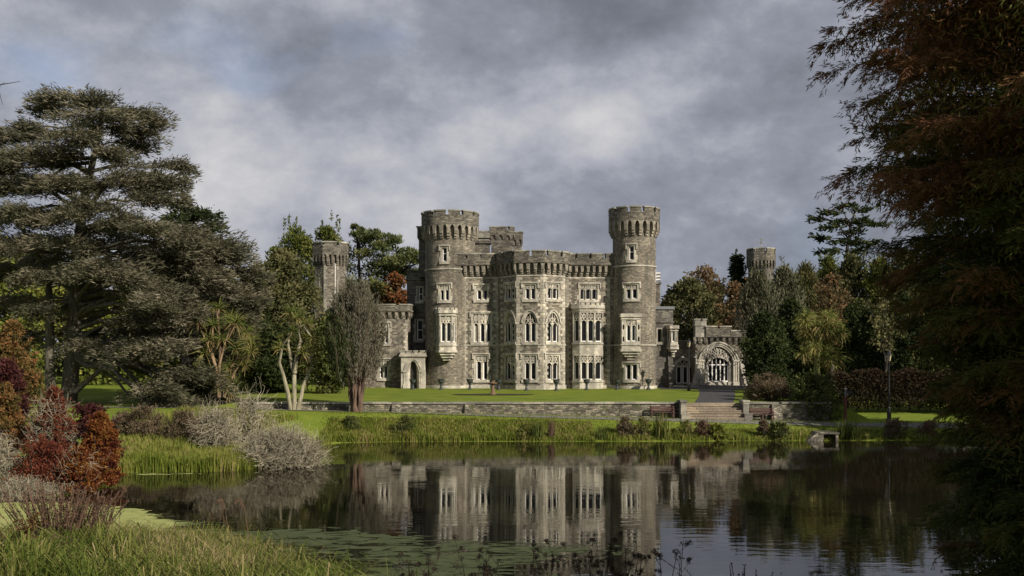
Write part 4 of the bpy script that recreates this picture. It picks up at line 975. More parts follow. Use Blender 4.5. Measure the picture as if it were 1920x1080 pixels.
# ---- big cedar on the left, built from level plates of foliage on long limbs
def plates_tree(name, label, pxb, D, trunk_px, plates, mat, bark, per=2700, leaf=(.46, .085), dvar=4.5, droop=-.20, zb=None, second=None, r0=.75, cat='tree', thick=.25):
    x0 = PX(pxb, D); z0 = gz(x0, D) if zb is None else zb; f = Foliage(); paths = []
    T = np.array([(PX(a, D)-x0, 0, PZ(b, D)-z0) for a, b in trunk_px]); T[0, 2] = -.4; k = len(T)
    paths.append((T, [r0*(1-.86*i/(k-1)) for i in range(k)]))
    for s2 in (second or []):
        S = np.array([(PX(a, D)-x0, dy, PZ(b, D)-z0) for a, b, dy in s2]); paths.append((S, [r0*(.6 if s2[0][0] < 110 else .34)*(1-.85*i/(len(S)-1)) for i in range(len(S))]))
    for (px, py, hw, dy) in plates:
        dy = dy if dy is not None else rng.uniform(-1, 1)*dvar; DD = D+dy
        c = np.array([PX(px, DD)-x0, dy, PZ(py, DD)-z0]); hwm = hw*DD/FPX
        zt = np.clip(c[2]+rng.uniform(-2.8, .6), T[0, 2]+min(4.5, .3*T[-1, 2]), T[-1, 2]); i = np.searchsorted(T[:, 2], zt); i = min(max(i, 1), k-1); q = (zt-T[i-1, 2])/(T[i, 2]-T[i-1, 2]); st_ = T[i-1]+(T[i]-T[i-1])*q
        out = c-st_; out[2] = 0; L_ = np.linalg.norm(out); od = out/max(L_, .1); base_a = math.atan2(od[1], od[0])
        if L_ < hwm*.6: base_a = rng.random()*6.28
        inner = c-np.array([math.cos(base_a), math.sin(base_a), .12])*hwm*.9
        lr = .035+.010*np.linalg.norm(c-st_); paths.append((np.vstack([curve(st_, inner, 5, .06, .02), curve(inner, c, 4, .05, .02)[1:]]), np.linspace(lr*1.5, lr*.35, 8)))
        nb = 15; n_ = int(per*max(.35, hw/85)/nb)
        for j in range(nb):
            a = base_a+rng.normal()*.75; q0 = inner+np.array([math.cos(base_a), math.sin(base_a), 0])*hwm*1.5*rng.random()*.75; ln = hwm*rng.uniform(.55, 1.15)
            d = np.array([math.cos(a), math.sin(a), rng.normal()*.10+.03]); s_ = rng.random(n_)**.8
            P = q0+d*(s_*ln)[:, None]; side = np.array([-d[1], d[0], 0]); P += side*(rng.normal(size=n_)*.22*ln*(1-.7*s_))[:, None]; P[:, 2] += rng.normal(size=n_)*thick+droop*ln*s_**2+(.12 if rng.random() < .3 else 0)
            DDn = d*.9+side*rng.normal(size=n_)[:, None]*.75+np.array([0, 0, 1])*(rng.normal(size=n_)*.42+.10)[:, None]
            f.add(P, DDn, leaf[0]*(.5+rng.random(n_)), leaf[1]*(.6+.8*rng.random(n_)), np.clip(.48+.13*rng.normal()+.2*rng.normal(size=n_), 0, 1))
            if j % 3 == 0: paths.append((curve(q0, q0+d*ln*.9, 4, .02, .02), [.05, .04, .03, .012]))
    return plant(name, label, cat, (x0, D, z0), f, LM[mat], paths, BK[bark])
CP = [(110, 178, 60, 0), (180, 182, 70, -1), (250, 206, 72, 0), (170, 214, 95, -2), (240, 240, 70, 1), (150, 250, 85, -3), (288, 226, 36, -1), (95, 196, 50, 2), (60, 236, 62, 1), (18, 250, 55, 0), (100, 276, 90, -3), (205, 280, 80, -3), (40, 290, 70, 2), (255, 268, 45, 2),
      (335, 308, 48, 0), (305, 328, 70, -2), (225, 326, 90, -4), (120, 330, 95, -4), (25, 340, 70, -2), (285, 366, 72, -3), (165, 378, 100, -5), (60, 390, 85, -3), (245, 408, 92, -5), (335, 424, 90, -2), (405, 446, 75, 0), (120, 440, 105, -5), (15, 450, 70, -3), (300, 462, 90, -4), (432, 474, 56, -1), (200, 486, 100, -6), (80, 510, 80, -5), (365, 502, 92, -3),
      (285, 536, 90, -5), (425, 534, 56, 0), (40, 560, 60, -2), (335, 572, 92, -4), (245, 594, 70, -5), (392, 604, 60, -2), (300, 634, 95, -6), (385, 652, 66, -3), (345, 690, 90, -5), (405, 708, 46, -2), (300, 722, 66, -7), (455, 505, 46, 1), (470, 540, 44, 2), (440, 572, 52, 0), (452, 610, 40, 2), (430, 640, 44, 0), (255, 660, 60, -6), (150, 560, 60, 3), (60, 330, 60, 4), (200, 430, 90, 4), (330, 480, 90, 4), (370, 560, 70, 4), (100, 480, 80, 5), (30, 400, 70, 5), (350, 630, 80, 3), (250, 620, 60, -2), (400, 740, 40, -3), (340, 752, 60, -6),(160,640,60,-3),(60,620,60,2), (-20,300,60,0), (-10,345,60,2), (-25,400,60,0), (0,500,60,0), (-10,260,50,1), (5,560,60,0)]
rc_ = np.random.default_rng(21)
CP += [(px+rc_.uniform(-38, 38), py+rc_.uniform(6, 22), hw*rc_.uniform(.5, .85), dy+rc_.uniform(-3, 4)) for px, py, hw, dy in CP if (py > 400 or rc_.random() < .35) and py > 225 and not (110 < px < 260 and 590 < py)]
plates_tree('cedar_tree', 'huge spreading grey green cedar with level layers of branches, tallest tree on the left', 128, 85, [(128, 745), (138, 640), (143, 540), (150, 430), (165, 340), (185, 260), (195, 185)], CP, 'cedar', 'grey',
            second=[[(105, 740, -1), (108, 620, -1.5), (112, 520, -2), (70, 430, -3), (40, 390, -3)], [(150, 735, -1), (210, 690, -2), (300, 640, -4), (380, 620, -5)], [(150, 410, 0), (200, 360, -1), (260, 320, -2), (300, 310, -1)]], zb=None)

# ---- trees behind and around, left side
plates_tree('dark_conifer', 'dark green flat layered conifer showing beyond the right edge of the cedar', 350, 108, [(350, 730), (352, 600), (352, 480), (350, 372)], [(345, 378, 30, 0), (365, 392, 40, 1), (345, 408, 50, -1), (385, 402, 34, 0), (395, 424, 30, -1), (375, 436, 50, 1), (340, 440, 60, 0), (400, 452, 40, 0), (360, 470, 70, 1), (380, 500, 70, 0), (340, 520, 70, 0), (390, 540, 60, 1)], 'dark', 'dark', per=1200, leaf=(.5, .2), dvar=2, thick=.3)
W_ = 'woodland trees behind the castle grounds'
for px, D, pt, w, mat, pf, lab in ((25, 118, 455, 190, 'bright', 'egg', 'yellow green woodland tree behind the cedar at the far left'), (135, 124, 490, 180, 'olive', 'dome', 'olive woodland tree seen through the gap under the middle cedar boughs'),
                              (225, 116, 560, 170, 'bright', 'dome', 'sunlit green woodland tree low behind the cedar trunk'), (300, 126, 480, 170, 'oak', 'egg', 'deep green woodland tree hidden behind the right half of the cedar'), (405, 121, 505, 150, 'oak', 'egg', 'dark green rounded tree behind the left palm cluster')):
    crown_tree('woodland_tree', lab, px, D, pt, w, mat, prof=pf, ncl=55, nl=110, leaf=(.5, .34), t0=.05, group=None)
crown_tree('evergreen_oak', 'broad olive green oak with pale lichened twigs left of the stone tower', 528, 101, 466, 205, 'olive', 'grey', 'dome', ncl=140, nl=150, leaf=(.34, .2), t0=.10, cr=.13)
crown_tree('evergreen_oak', 'dark low branched evergreen between the two left palms', 452, 98, 545, 120, 'oak', 'dark', 'egg', ncl=70, nl=130, leaf=(.34, .22), t0=.0, cr=.16)
crown_tree('laurel_bush', 'dark green rounded evergreen behind the pale stemmed palm', 500, 97, 590, 130, 'dark', 'dark', 'round', ncl=70, nl=130, leaf=(.3, .2), t0=.0, cr=.17, cat='bush')
crown_tree('laurel_bush', 'mid green evergreen bush between the pale stemmed palm and the grey upright tree', 618, 95, 588, 90, 'oak', 'dark', 'egg', ncl=50, nl=120, leaf=(.3, .2), t0=.0, cr=.18, cat='bush')
crown_tree('cypress_tree', 'tall spiky topped yellow green cypress left behind the stone tower', 556, 138, 424, 150, 'cypress', 'dark', 'dome', ncl=80, nl=110, leaf=(.45, .22), t0=.1, cr=.15, up=.7, spikes=10)
crown_tree('cypress_tree', 'yellow green cypress with pointed leaders directly behind the stone tower', 612, 140, 424, 130, 'cypress', 'dark', 'dome', ncl=80, nl=110, leaf=(.45, .22), t0=.1, cr=.15, up=.7, spikes=9)
crown_tree('cypress_tree', 'smaller cypress peeping over the oak left of the stone tower', 515, 136, 462, 60, 'cypress', 'dark', 'cone', ncl=40, nl=90, leaf=(.45, .22), t0=.1, cr=.2, up=.7, spikes=3)
def pine(label, px, D, base, clumps, trunk, mat='pine', per=420):
    x0 = PX(px, D); z0 = gz(x0, D); f = Foliage(); T = np.array([(PX(a, D)-x0, 0, PZ(b, D)-z0) for a, b in trunk]); T[0, 2] = -.3; paths = [(T, np.linspace(.34, .1, len(T)))]
    for a, b, hw in clumps:
        dy = rng.uniform(-2, 2); c = np.array([PX(a, D)-x0, dy, PZ(b, D)-z0]); r_ = hw*D/FPX
        for j in range(3): clumpy(f, c+rng.normal(size=3)*np.array([.5, .5, .12])*r_, r_*rng.uniform(.5, .8), per//3, .42, .16, .7, .42, .5+.14*rng.normal())
        i = int(np.argmin(np.abs(T[:, 2]-(c[2]-1.5)))); paths.append((curve(T[i], c-np.array([0, 0, r_*.2]), 5, -.05, .03), [.13, .11, .09, .06, .03]))
    return plant('pine_tree', label, 'tree', (x0, D, z0), f, LM[mat], paths, BK['dark'])
pine('dark pine with a tall thin leader just right of the stone tower', 668, 132, 730, [(668, 440, 12), (672, 452, 18), (690, 446, 24), (665, 470, 26), (700, 462, 22), (680, 488, 32), (660, 500, 26), (705, 500, 26), (690, 515, 34), (668, 530, 30), (700, 540, 30), (664, 424, 5), (672, 428, 4)], [(678, 730), (676, 560), (672, 470), (668, 424)])
pine('open crowned pine with flat green pads against the sky left of the round tower', 722, 130, 730, [(702, 442, 20), (725, 448, 22), (740, 454, 14), (716, 462, 16), (733, 470, 16), (700, 478, 24), (735, 492, 22), (712, 500, 26), (742, 506, 20)], [(716, 730), (718, 580), (722, 500), (715, 452)])
pine('low broad pine crown touching the left round tower', 765, 128, 730, [(755, 486, 22), (775, 482, 18), (768, 495, 26), (745, 500, 24), (785, 490, 14), (760, 512, 30), (735, 515, 26), (780, 508, 22)], [(765, 730), (766, 600), (764, 500)])
crown_tree('russet_tree', 'russet orange autumn tree above the low gatehouse wing', 738, 124, 510, 78, 'autumn', 'dark', 'round', ncl=45, nl=110, leaf=(.36, .26), t0=.35, cr=.2)
crown_tree('bushy_tree', 'green bushy tree left of the russet tree behind the gatehouse wing', 697, 122, 520, 90, 'oak', 'dark', 'round', ncl=45, nl=110, leaf=(.36, .26), t0=.2, cr=.2)

# ---- right side
crown_tree('oak_tree', 'rounded olive green oak just right of the castle', 1292, 134, 522, 120, 'olive', 'grey', 'round', ncl=80, nl=130, leaf=(.4, .28), t0=.1, cr=.15)
crown_tree('autumn_tree', 'brown topped autumn tree rising behind the olive oak', 1322, 146, 500, 110, 'brown', 'grey', 'round', ncl=55, nl=90, leaf=(.42, .26), t0=.2, cr=.16, gap=.12)
crown_tree('autumn_tree', 'brown and olive autumn tree behind the entrance wing', 1378, 128, 530, 90, 'brown', 'grey', 'egg', ncl=55, nl=100, leaf=(.38, .26), t0=.1, cr=.17)
crown_tree('dark_conifer', 'dark blue green conifer with a bare spire left of the distant tower top', 1382, 152, 478, 74, 'dark', 'dark', 'cone', ncl=50, nl=110, leaf=(.5, .26), t0=.1, cr=.2, up=.2, spikes=2)
crown_tree('feathery_cypress', 'grey green feathery cypress in front of the distant tower top', 1422, 117, 512, 96, 'grey', 'grey', 'egg', ncl=110, nl=130, leaf=(.55, .14), t0=.05, cr=.17, up=1.3, squash=1.4, spikes=6)
crown_tree('feathery_cypress', 'taller grey green feathery cypress right of the distant tower top', 1470, 119, 500, 96, 'grey', 'grey', 'egg', ncl=110, nl=130, leaf=(.55, .14), t0=.05, cr=.17, up=1.3, squash=1.4, spikes=6)
crown_tree('holly_tree', 'very dark dense holly beside the entrance wing', 1432, 101, 582, 96, 'dark', 'dark', 'egg', ncl=75, nl=140, leaf=(.28, .18), t0=.0, cr=.17)
crown_tree('holly_tree', 'dark evergreen behind the right palm, left half', 1482, 104, 560, 90, 'dark', 'dark', 'egg', ncl=65, nl=130, leaf=(.3, .2), t0=.0, cr=.17)
crown_tree('holly_tree', 'dark evergreen filling the gap right of the palm', 1606, 100, 560, 120, 'dark', 'dark', 'dome', ncl=70, nl=130, leaf=(.32, .2), t0=.0, cr=.16)
crown_tree('holly_tree', 'dark evergreen behind the tall lamp post', 1690, 97, 545, 130, 'dark', 'dark', 'dome', ncl=70, nl=130, leaf=(.32, .2), t0=.0, cr=.16)
crown_tree('holly_tree', 'dark evergreen in shade at the far right behind the big red conifer', 1800, 95, 500, 170, 'dark', 'dark', 'dome', ncl=80, nl=130, leaf=(.34, .22), t0=.0, cr=.15)
for px, D, pt, w, mat, lab in ((1512, 124, 496, 60, 'olive', 'olive green pointed conifer right of the bare mossy tree'), (1552, 126, 480, 64, 'cypress', 'green pointed conifer under the flat topped cedar, left one'), (1598, 122, 470, 66, 'olive', 'dark olive pointed conifer under the flat topped cedar, right one'), (1648, 120, 486, 70, 'cypress', 'green pointed conifer against the edge of the big red conifer'), (1700, 118, 470, 80, 'olive', 'olive conifer half hidden by the big red conifer')):
    crown_tree('pointed_conifer', lab, px, D, pt, w*1.6, mat, 'dark', 'egg', ncl=90, nl=120, leaf=(.45, .17), t0=.03, cr=.14, up=1.0, squash=1.2, spikes=6)
for i, (px, pt, w, mat) in enumerate(((1262, 545, 70, 'olive'), (1340, 520, 110, 'olive'), (1420, 512, 130, 'olive'), (1500, 510, 120, 'oak'), (1580, 500, 130, 'olive'), (1660, 500, 130, 'oak'), (1740, 500, 140, 'oak'), (1830, 490, 150, 'oak'), (1400, 520, 110, 'brown'))):
    crown_tree('woodland_tree', 'dense woodland tree in the far row behind the right hand trees', px, 158+(i % 3)*5, pt, w, mat, 'dark', 'dome', ncl=60, nl=100, leaf=(.6, .4), t0=.0, cr=.15, group='far row of woodland on the right')
for i, (px, pt, w, mat) in enumerate(((-20, 430, 160, 'bright'), (70, 440, 150, 'olive'), (170, 520, 150, 'oak'), (250, 500, 150, 'olive'), (340, 500, 150, 'olive'), (420, 510, 130, 'oak'), (480, 500, 110, 'oak'), (640, 520, 110, 'oak'), (740, 545, 120, 'oak'))):
    crown_tree('woodland_tree', 'dense woodland tree in the far row behind the left hand trees', px, 142+(i % 3)*5, pt, w, mat, 'dark', 'dome', ncl=60, nl=100, leaf=(.6, .4), t0=.0, cr=.15, group='far row of woodland on the left')
crown_tree('autumn_tree', 'small reddish brown leaved tree behind the right palm', 1560, 112, 516, 84, 'brown', 'grey', 'round', ncl=40, nl=90, leaf=(.34, .22), t0=.3, cr=.18, gap=.1)
plates_tree('flat_cedar', 'flat topped dark cedar against the sky left of the big red conifer', 1590, 134, [(1590, 700), (1590, 560), (1588, 470), (1596, 420), (1606, 385)], [(1588, 384, 26, 0), (1612, 392, 30, 0), (1560, 398, 26, 0), (1536, 410, 22, 0), (1585, 412, 38, 1), (1620, 412, 30, 0), (1560, 424, 24, -1), (1600, 432, 36, 0), (1545, 445, 20, 0), (1575, 452, 30, 0), (1615, 452, 32, 1), (1555, 470, 26, 0), (1598, 470, 36, 0), (1640, 420, 28, 0)], 'dark', 'dark', per=520, leaf=(.6, .26), dvar=2, thick=.14, droop=.02, r0=.4)

def twig_tree(name, label, px, D, ptop, wpx, bark, depth=4, n0=5, cat='tree', zb=None, r0=.16, up=.8, crownmat=None, sc=.72, gen=(3, 4), lift=.25):
    x = PX(px, D); z = gz(x, D) if zb is None else zb; H = PZ(ptop, D)-z; paths = []
    def grow(p, d, ln, r_, k):
        q = p+d*ln; paths.append((curve(p, q, 4, 0, .05), np.linspace(r_, r_*.6, 4)))
        if k == 0: return
        for i in range(rng.integers(gen[0], gen[1]+1)):
            nd = unit(d+rng.normal(size=3)*.48+np.array([0, 0, up*.3])); s_ = rng.uniform(.45, 1); grow(p+d*ln*s_, nd, ln*sc*rng.uniform(.7, 1.1), r_*.58, k-1)
    L0 = H/(1+sum(sc**i for i in range(1, depth+1)))*1.12
    for i in range(n0): grow(np.array([rng.normal()*.1, rng.normal()*.1, -.2 if i == 0 else H*lift*rng.random()]), unit(np.array([rng.normal()*.28*wpx/60, rng.normal()*.28, 1])), L0*1.2, r0, depth)
    return plant(name, label, cat, (x, D, z), None, None, paths, BK[bark], trunk='branches', k=3)
twig_tree('bare_tree', 'leafless tree with mossy green branches right of the distant tower top', 1490, 123, 505, 50, 'green', depth=4, n0=3, r0=.18, lift=.05, up=1.6)
twig_tree('bare_tree', 'thin grey leafless shrub standing beside the entrance wing', 1402, 111, 612, 40, 'grey', depth=3, n0=4, r0=.09)
f = Foliage(); x, D = PX(1660, 88), 88; z = gz(x, D); paths = []
for i in range(46):
    a = PX(1660+rng.normal()*16, D)-x; h = PZ(rng.uniform(565, 655), D)-z; c = np.array([a, rng.normal()*.8, h]); clumpy(f, c, .34, 26, .26, .18, 0, .9, .75, .2)
    if i % 3 == 0: paths.append((curve((0, 0, max(.5, h-2.5)), c, 4, 0, .03), [.05, .04, .03, .015]))
paths.append((np.array([(0, 0, -.2), (.05, 0, 2.5), (0, 0, 5), (.1, 0, PZ(560, D)-z)]), [.10, .08, .06, .02]))
plant('sparse_tree', 'thin sparse tree with yellowing leaves behind the tall lamp post', 'tree', (x, D, z), f, LM['olive'], paths, BK['dark'])

# ---- palms
def rosette(f, c, n_, L, w, droop, tb, down=.25):
    d = rdir(n_); d[:, 2] = np.where(rng.random(n_) < down, -np.abs(d[:, 2])*.8, np.abs(d[:, 2])*1.1-.1); d = unit(d); dead = d[:, 2] < -.15
    L_ = L*(.7+.5*rng.random(n_)); s = unit(np.cross(d, rdir(n_)))*w
    p0 = np.array(c)+d*.05; p1 = p0+d*(L_*.5)[:, None]; d2 = unit(d+np.array([0, 0, -1])*droop); p2 = p1+d2*(L_*.55)[:, None]
    t = np.clip(np.where(dead, .85, tb)+rng.normal(size=n_)*.14, 0, 1)
    V = np.stack([p0-s*.4, p0+s*.4, p1+s*.5, p1-s*.5, p1-s*.5, p1+s*.5, p2+s*.05, p2-s*.05], 1).reshape(-1, 4, 3); f.quads(V, np.repeat(t, 2))
def palm(label, pxb, pyb, D, stems, heads, L, n_=60, w=.06, bark='palm', r0=.16, droop=.55, group='strap leaved palms in the garden', mat='strap', tb=.34):
    x0 = PX(pxb, D); z0 = gz(x0, D); f = Foliage(); paths = []
    for st_ in stems:
        S = np.array([(PX(a, D)-x0, (i*.12*(1 if st_[0][0] > pxb else -1)), PZ(b, D)-z0) for i, (a, b) in enumerate(st_)]); S[0, 2] = max(S[0, 2], -.2) if S[0, 2] > .5 else -.2
        paths.append((S, np.linspace(r0, r0*.42, len(S))))
    for a, b in heads:
        c = np.array([PX(a, D)-x0, rng.uniform(-.7, .7), PZ(b, D)-z0]); rosette(f, c, n_, L*rng.uniform(.8, 1.15), w, droop, tb+.12*rng.normal())
        j = min(range(len(paths)), key=lambda q: np.linalg.norm(paths[q][0][-1]-c)) if paths else None
        if j is not None and len(heads) < 20:
            s_ = paths[j][0]; kk = len(s_)-2 if np.linalg.norm(s_[-1]-c) > .2 else len(s_)-1
            if np.linalg.norm(s_[kk]-c) > .2: paths.append((curve(s_[kk], c, 4, -.08, .02), [r0*.42, r0*.4, r0*.36, r0*.34]))
    return plant('cordyline_palm', label, 'palm', (x0, D, z0), f, LM[mat], paths, BK[bark], group=group, crown='leaf_heads', trunk='stems')
palm('cabbage palm with three pale bare stems and sparse leaf heads beside the terrace wall', 550, 768, 77.0, [[(546, 768), (540, 735), (532, 702), (526, 680), (531, 656)], [(552, 768), (551, 702), (546, 687), (538, 645), (541, 605)], [(552, 700), (555, 672), (562, 640), (560, 602)], [(558, 768), (568, 724), (579, 695), (584, 662)]],
     [(529, 652), (541, 598), (560, 596), (576, 606), (588, 634), (584, 655), (570, 662), (566, 690), (578, 686), (534, 634), (552, 622), (590, 668), (548, 585), (572, 630)], .85, 60, bark='pale', r0=.21)
palm('many stemmed orange barked cabbage palm at the right foot of the cedar', 412, 745, 80, [[(410, 745), (406, 690), (390, 645), (374, 606)], [(412, 745), (412, 685), (424, 640), (440, 604)], [(411, 700), (414, 660), (412, 620), (409, 584)], [(420, 745), (438, 700), (456, 672), (470, 640)], [(408, 700), (398, 660), (392, 630)]],
     [(374, 602), (409, 578), (430, 604), (447, 606), (458, 622), (470, 644), (440, 652), (421, 636), (394, 638), (386, 662), (430, 690), (441, 722), (416, 706), (460, 684), (450, 664), (404, 610), (475, 660), (428, 735)], 1.15, 70, r0=.13)
hd = []
while len(hd) < 34:
    a, b = rng.uniform(-1, 1, 2)
    if a*a+b*b < 1: hd.append((1538+a*40, 634+b*58))
palm('dense bushy cabbage palm with an ivy clad trunk among dark evergreens on the right', 1532, 722, 92, [[(1532, 722), (1531, 690), (1535, 650), (1540, 600)]], hd, 1.15, 75, bark='green', r0=.35, droop=.75, mat='strap_sun_painted', tb=.40)

# ---- grey upright tree in front of the gatehouse wing
D = 76.3; x0 = PX(668, D); z0 = gz(x0, D); H = PZ(528, D)-z0; f = Foliage(); paths = []
for i in range(11):
    a = rng.random()*6.28; b = rng.uniform(.25, 1); q = np.array([math.cos(a)*b*1.0, math.sin(a)*b*.9, rng.uniform(2.9, 4.4)]); paths.append((curve((math.cos(a)*.26, math.sin(a)*.22, -.2), q, 5, -.03, .02), [.30, .17, .13, .11, .06]))
n_ = 520
for i in range(n_):
    t = rng.random()**.8; prof = math.sin(math.pi*min(1, t*.80+.16))**.8; a = rng.random()*6.28; rr_ = 2.25*prof*(rng.random()**.35)
    base = np.array([math.cos(a)*rr_-.12, math.sin(a)*rr_*.9, 1.9+t*(H-3.2)]); d = unit(np.array([math.cos(a)*.20, math.sin(a)*.2, 1])+rng.normal(size=3)*.06); ln = rng.uniform(.9, 1.9); m_ = 46
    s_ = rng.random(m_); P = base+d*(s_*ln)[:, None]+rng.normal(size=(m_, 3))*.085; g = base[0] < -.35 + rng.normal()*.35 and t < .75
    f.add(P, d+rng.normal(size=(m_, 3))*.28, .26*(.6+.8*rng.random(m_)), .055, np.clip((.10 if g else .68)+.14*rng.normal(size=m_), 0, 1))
    if i % 4 == 0: paths.append((curve(base-d*.6, base+d*ln*1.05, 3, 0, .01), [.028, .022, .008]))
plant('upright_yew', 'grey brown upright vase shaped tree with a flaring trunk before the gatehouse wing', 'tree', (x0, D, z0), f, LM['vase'], paths, BK['brown'])

# ---- shrubs
def shrub(name, label, px, D, ptop, wpx, mat, pbase=None, prof='egg', leaf=(.16, .09), ncl=45, nl=160, cr=.2, bark='dark', up=.3, zb=None, depth=1.0, squash=.75, group=None, twigs=0, cat='shrub', spread=.9, sprigs=None):
    x = PX(px, D); z = gz(x, D) if zb is None else zb; H = PZ(ptop, D)-z; w = wpx*D/FPX; f = Foliage(); paths = []
    for i in range(5): paths.append((curve((rng.normal()*.08, rng.normal()*.08, -.1), (rng.normal()*w*.2, rng.normal()*w*.2*depth, H*rng.uniform(.4, .75)), 5, 0, .03), [.06, .05, .04, .03, .015]))
    for i in range(ncl):
        tt = rng.random(); pr = PROF[prof](tt)*w/2; a = rng.random()*6.28; q = rng.random()**.35*rng.uniform(.8, 1.18); c = np.array([math.cos(a)*max(0, pr-cr*w*.5)*q, math.sin(a)*max(0, pr-cr*w*.5)*q*depth, max(.05*H, tt*H-cr*w*squash*.6*tt)])
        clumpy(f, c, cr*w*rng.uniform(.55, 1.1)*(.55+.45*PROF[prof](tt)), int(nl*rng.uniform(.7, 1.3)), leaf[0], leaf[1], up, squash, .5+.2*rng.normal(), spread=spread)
    for i in range(sprigs if sprigs is not None else int(40+ncl*.8)):
        tt = rng.random(); pr = PROF[prof](tt)*w/2; a = rng.random()*6.28; b0 = np.array([math.cos(a)*pr*.75, math.sin(a)*pr*.75*depth, tt*H*.92+.03]); d = unit(np.array([math.cos(a)*.7, math.sin(a)*.7, .5+tt])+rng.normal(size=3)*.35); ln = rng.uniform(.08, .20)*min(w, H*1.3); s_ = rng.random(20)**.8
        f.add(b0+d*(s_*ln)[:, None]+rng.normal(size=(20, 3))*.04*ln, d*.8+rdir(20)*.7, leaf[0]*(.6+.7*rng.random(20)), leaf[1], np.clip(.5+.25*rng.normal()+.12*rng.normal(size=20), 0, 1))
        if i % 5 == 0: paths.append((curve(b0-d*.3*ln, b0+d*ln*.9, 4, 0, .03), [.012, .010, .008, .004]))
    t = plant(name, label, cat, (x, D, z), f, LM[mat], paths, BK[bark], group=group, crown='foliage', trunk='stems')
    if twigs:
        pp = []
        for i in range(twigs):
            tt = rng.random()*.85; pr = PROF[prof](tt)*w/2; a = rng.uniform(math.pi*.95, math.pi*2.05); p = np.array([math.cos(a)*pr*.75, math.sin(a)*pr*.75*depth, tt*H+.1]); d = np.array([math.cos(a)*.6, math.sin(a)*.6, rng.uniform(-.3, .9)])+rng.normal(size=3)*.45; q = p+d*rng.uniform(.25, .7); pp.append((curve(p, q, 5, -.12, .10), [.011, .010, .009, .007, .005]))
        V, F = tubes(pp, 3); link('bare_twigs', np_mesh('bare_twigs', V, F, LM['greytwig'], np.full(len(F), .6)), t)
    return t
shrub('rounded_shrub', 'red tinged green rounded shrub at the left edge under the cedar', 26, 60, 598, 105, 'redgreen', ncl=70, nl=170, leaf=(.2, .1), cr=.17, zb=gz(PX(28, 60), 60), prof='dome')
shrub('maroon_shrub', 'dark maroon shrub at the left edge above the green brown one', 12, 54, 668, 85, 'maroon', ncl=60, nl=160, leaf=(.15, .08), cr=.18)
shrub('brown_green_shrub', 'brown green bushy shrub at the left edge below the maroon one', 12, 47.5, 716, 74, 'redgreen', ncl=60, nl=160, leaf=(.13, .07), cr=.18, prof='dome')
shrub('red_shrub', 'conical red dwarf conifer covered in bare grey twigs, tallest of the red group', 102, 45.5, 726, 132, 'red', prof='cone', ncl=150, nl=150, leaf=(.13, .06), cr=.11, twigs=520, zb=.2)
shrub('red_shrub', 'orange and crimson conifer shrub at the right of the red group by the reeds', 188, 44.8, 772, 76, 'orange', prof='dome', ncl=95, nl=170, leaf=(.12, .07), cr=.17, zb=.25)
shrub('red_shrub', 'low rusty red mound in front of the conical red conifer', 84, 43.0, 822, 120, 'red', prof='dome', ncl=55, nl=190, leaf=(.11, .05), cr=.2, zb=.25)
shrub('red_shrub', 'small crimson bush at the water edge right of the rusty mound', 150, 42.6, 838, 70, 'orange', prof='dome', ncl=35, nl=150, leaf=(.11, .06), cr=.2, zb=.2, twigs=60)
shrub('dark_shrub', 'dark shrub behind the red conifers under the cedar', 170, 52, 755, 120, 'maroon', prof='dome', ncl=40, nl=150, leaf=(.15, .09), cr=.18)
for px, w, D, pt, lab in ((268, 100, 62, 760, 'low grey purple heather mound left of the grey dead bush'), (345, 90, 61, 772, 'low grey heather mound against the dead bush'), (232, 60, 63, 776, 'small grey heather mound behind the red group')):
    shrub('heather_mound', lab, px, D, pt, w, 'heather', prof='dome', ncl=45, nl=150, leaf=(.14, .05), cr=.16, up=.7)
shrub('brown_bush', 'brown twiggy heather bush above the right terrace wall beside the drive', 1440, 82.5, 702, 92, 'heather', prof='dome', ncl=60, nl=190, leaf=(.16, .06), cr=.17, up=.6, cat='bush')
shrub('ivy_bush', 'glossy green ivy bush spilling over the terrace wall left of the signpost', 1524, 79.6, 700, 104, 'oak', prof='dome', ncl=75, nl=190, leaf=(.19, .14), cr=.17, zb=1.1, cat='bush')
shrub('ivy_bush', 'low green bush behind the brown heather bush', 1455, 87, 688, 80, 'dark', prof='dome', ncl=40, nl=150, leaf=(.2, .14), cr=.2, cat='bush')
# clipped reddish hedge
f = Foliage(); xa, xb = PX(1560, 86), PX(1860, 84); zb = gz(xa, 86)
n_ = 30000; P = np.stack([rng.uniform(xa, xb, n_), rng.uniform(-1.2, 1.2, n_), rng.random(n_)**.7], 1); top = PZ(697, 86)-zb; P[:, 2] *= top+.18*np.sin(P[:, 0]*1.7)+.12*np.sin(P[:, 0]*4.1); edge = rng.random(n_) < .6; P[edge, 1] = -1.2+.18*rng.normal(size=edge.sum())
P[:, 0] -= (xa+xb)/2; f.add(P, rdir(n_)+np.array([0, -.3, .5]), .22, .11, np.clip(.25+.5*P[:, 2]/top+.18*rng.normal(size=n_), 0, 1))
paths = [(np.array([(x, .1*rng.normal(), -.2), (x+.1, 0, top*.5), (x, .1, top*.85)]), [.06, .05, .02]) for x in np.arange(-(xb-xa)/2+.4, (xb-xa)/2, .9)]
plant('hedge', 'long reddish brown hedge in shade behind the tall lamp post', 'hedge', ((xa+xb)/2, 86, zb), f, LM['hedge'], paths, BK['dark'], crown='foliage', trunk='stems')

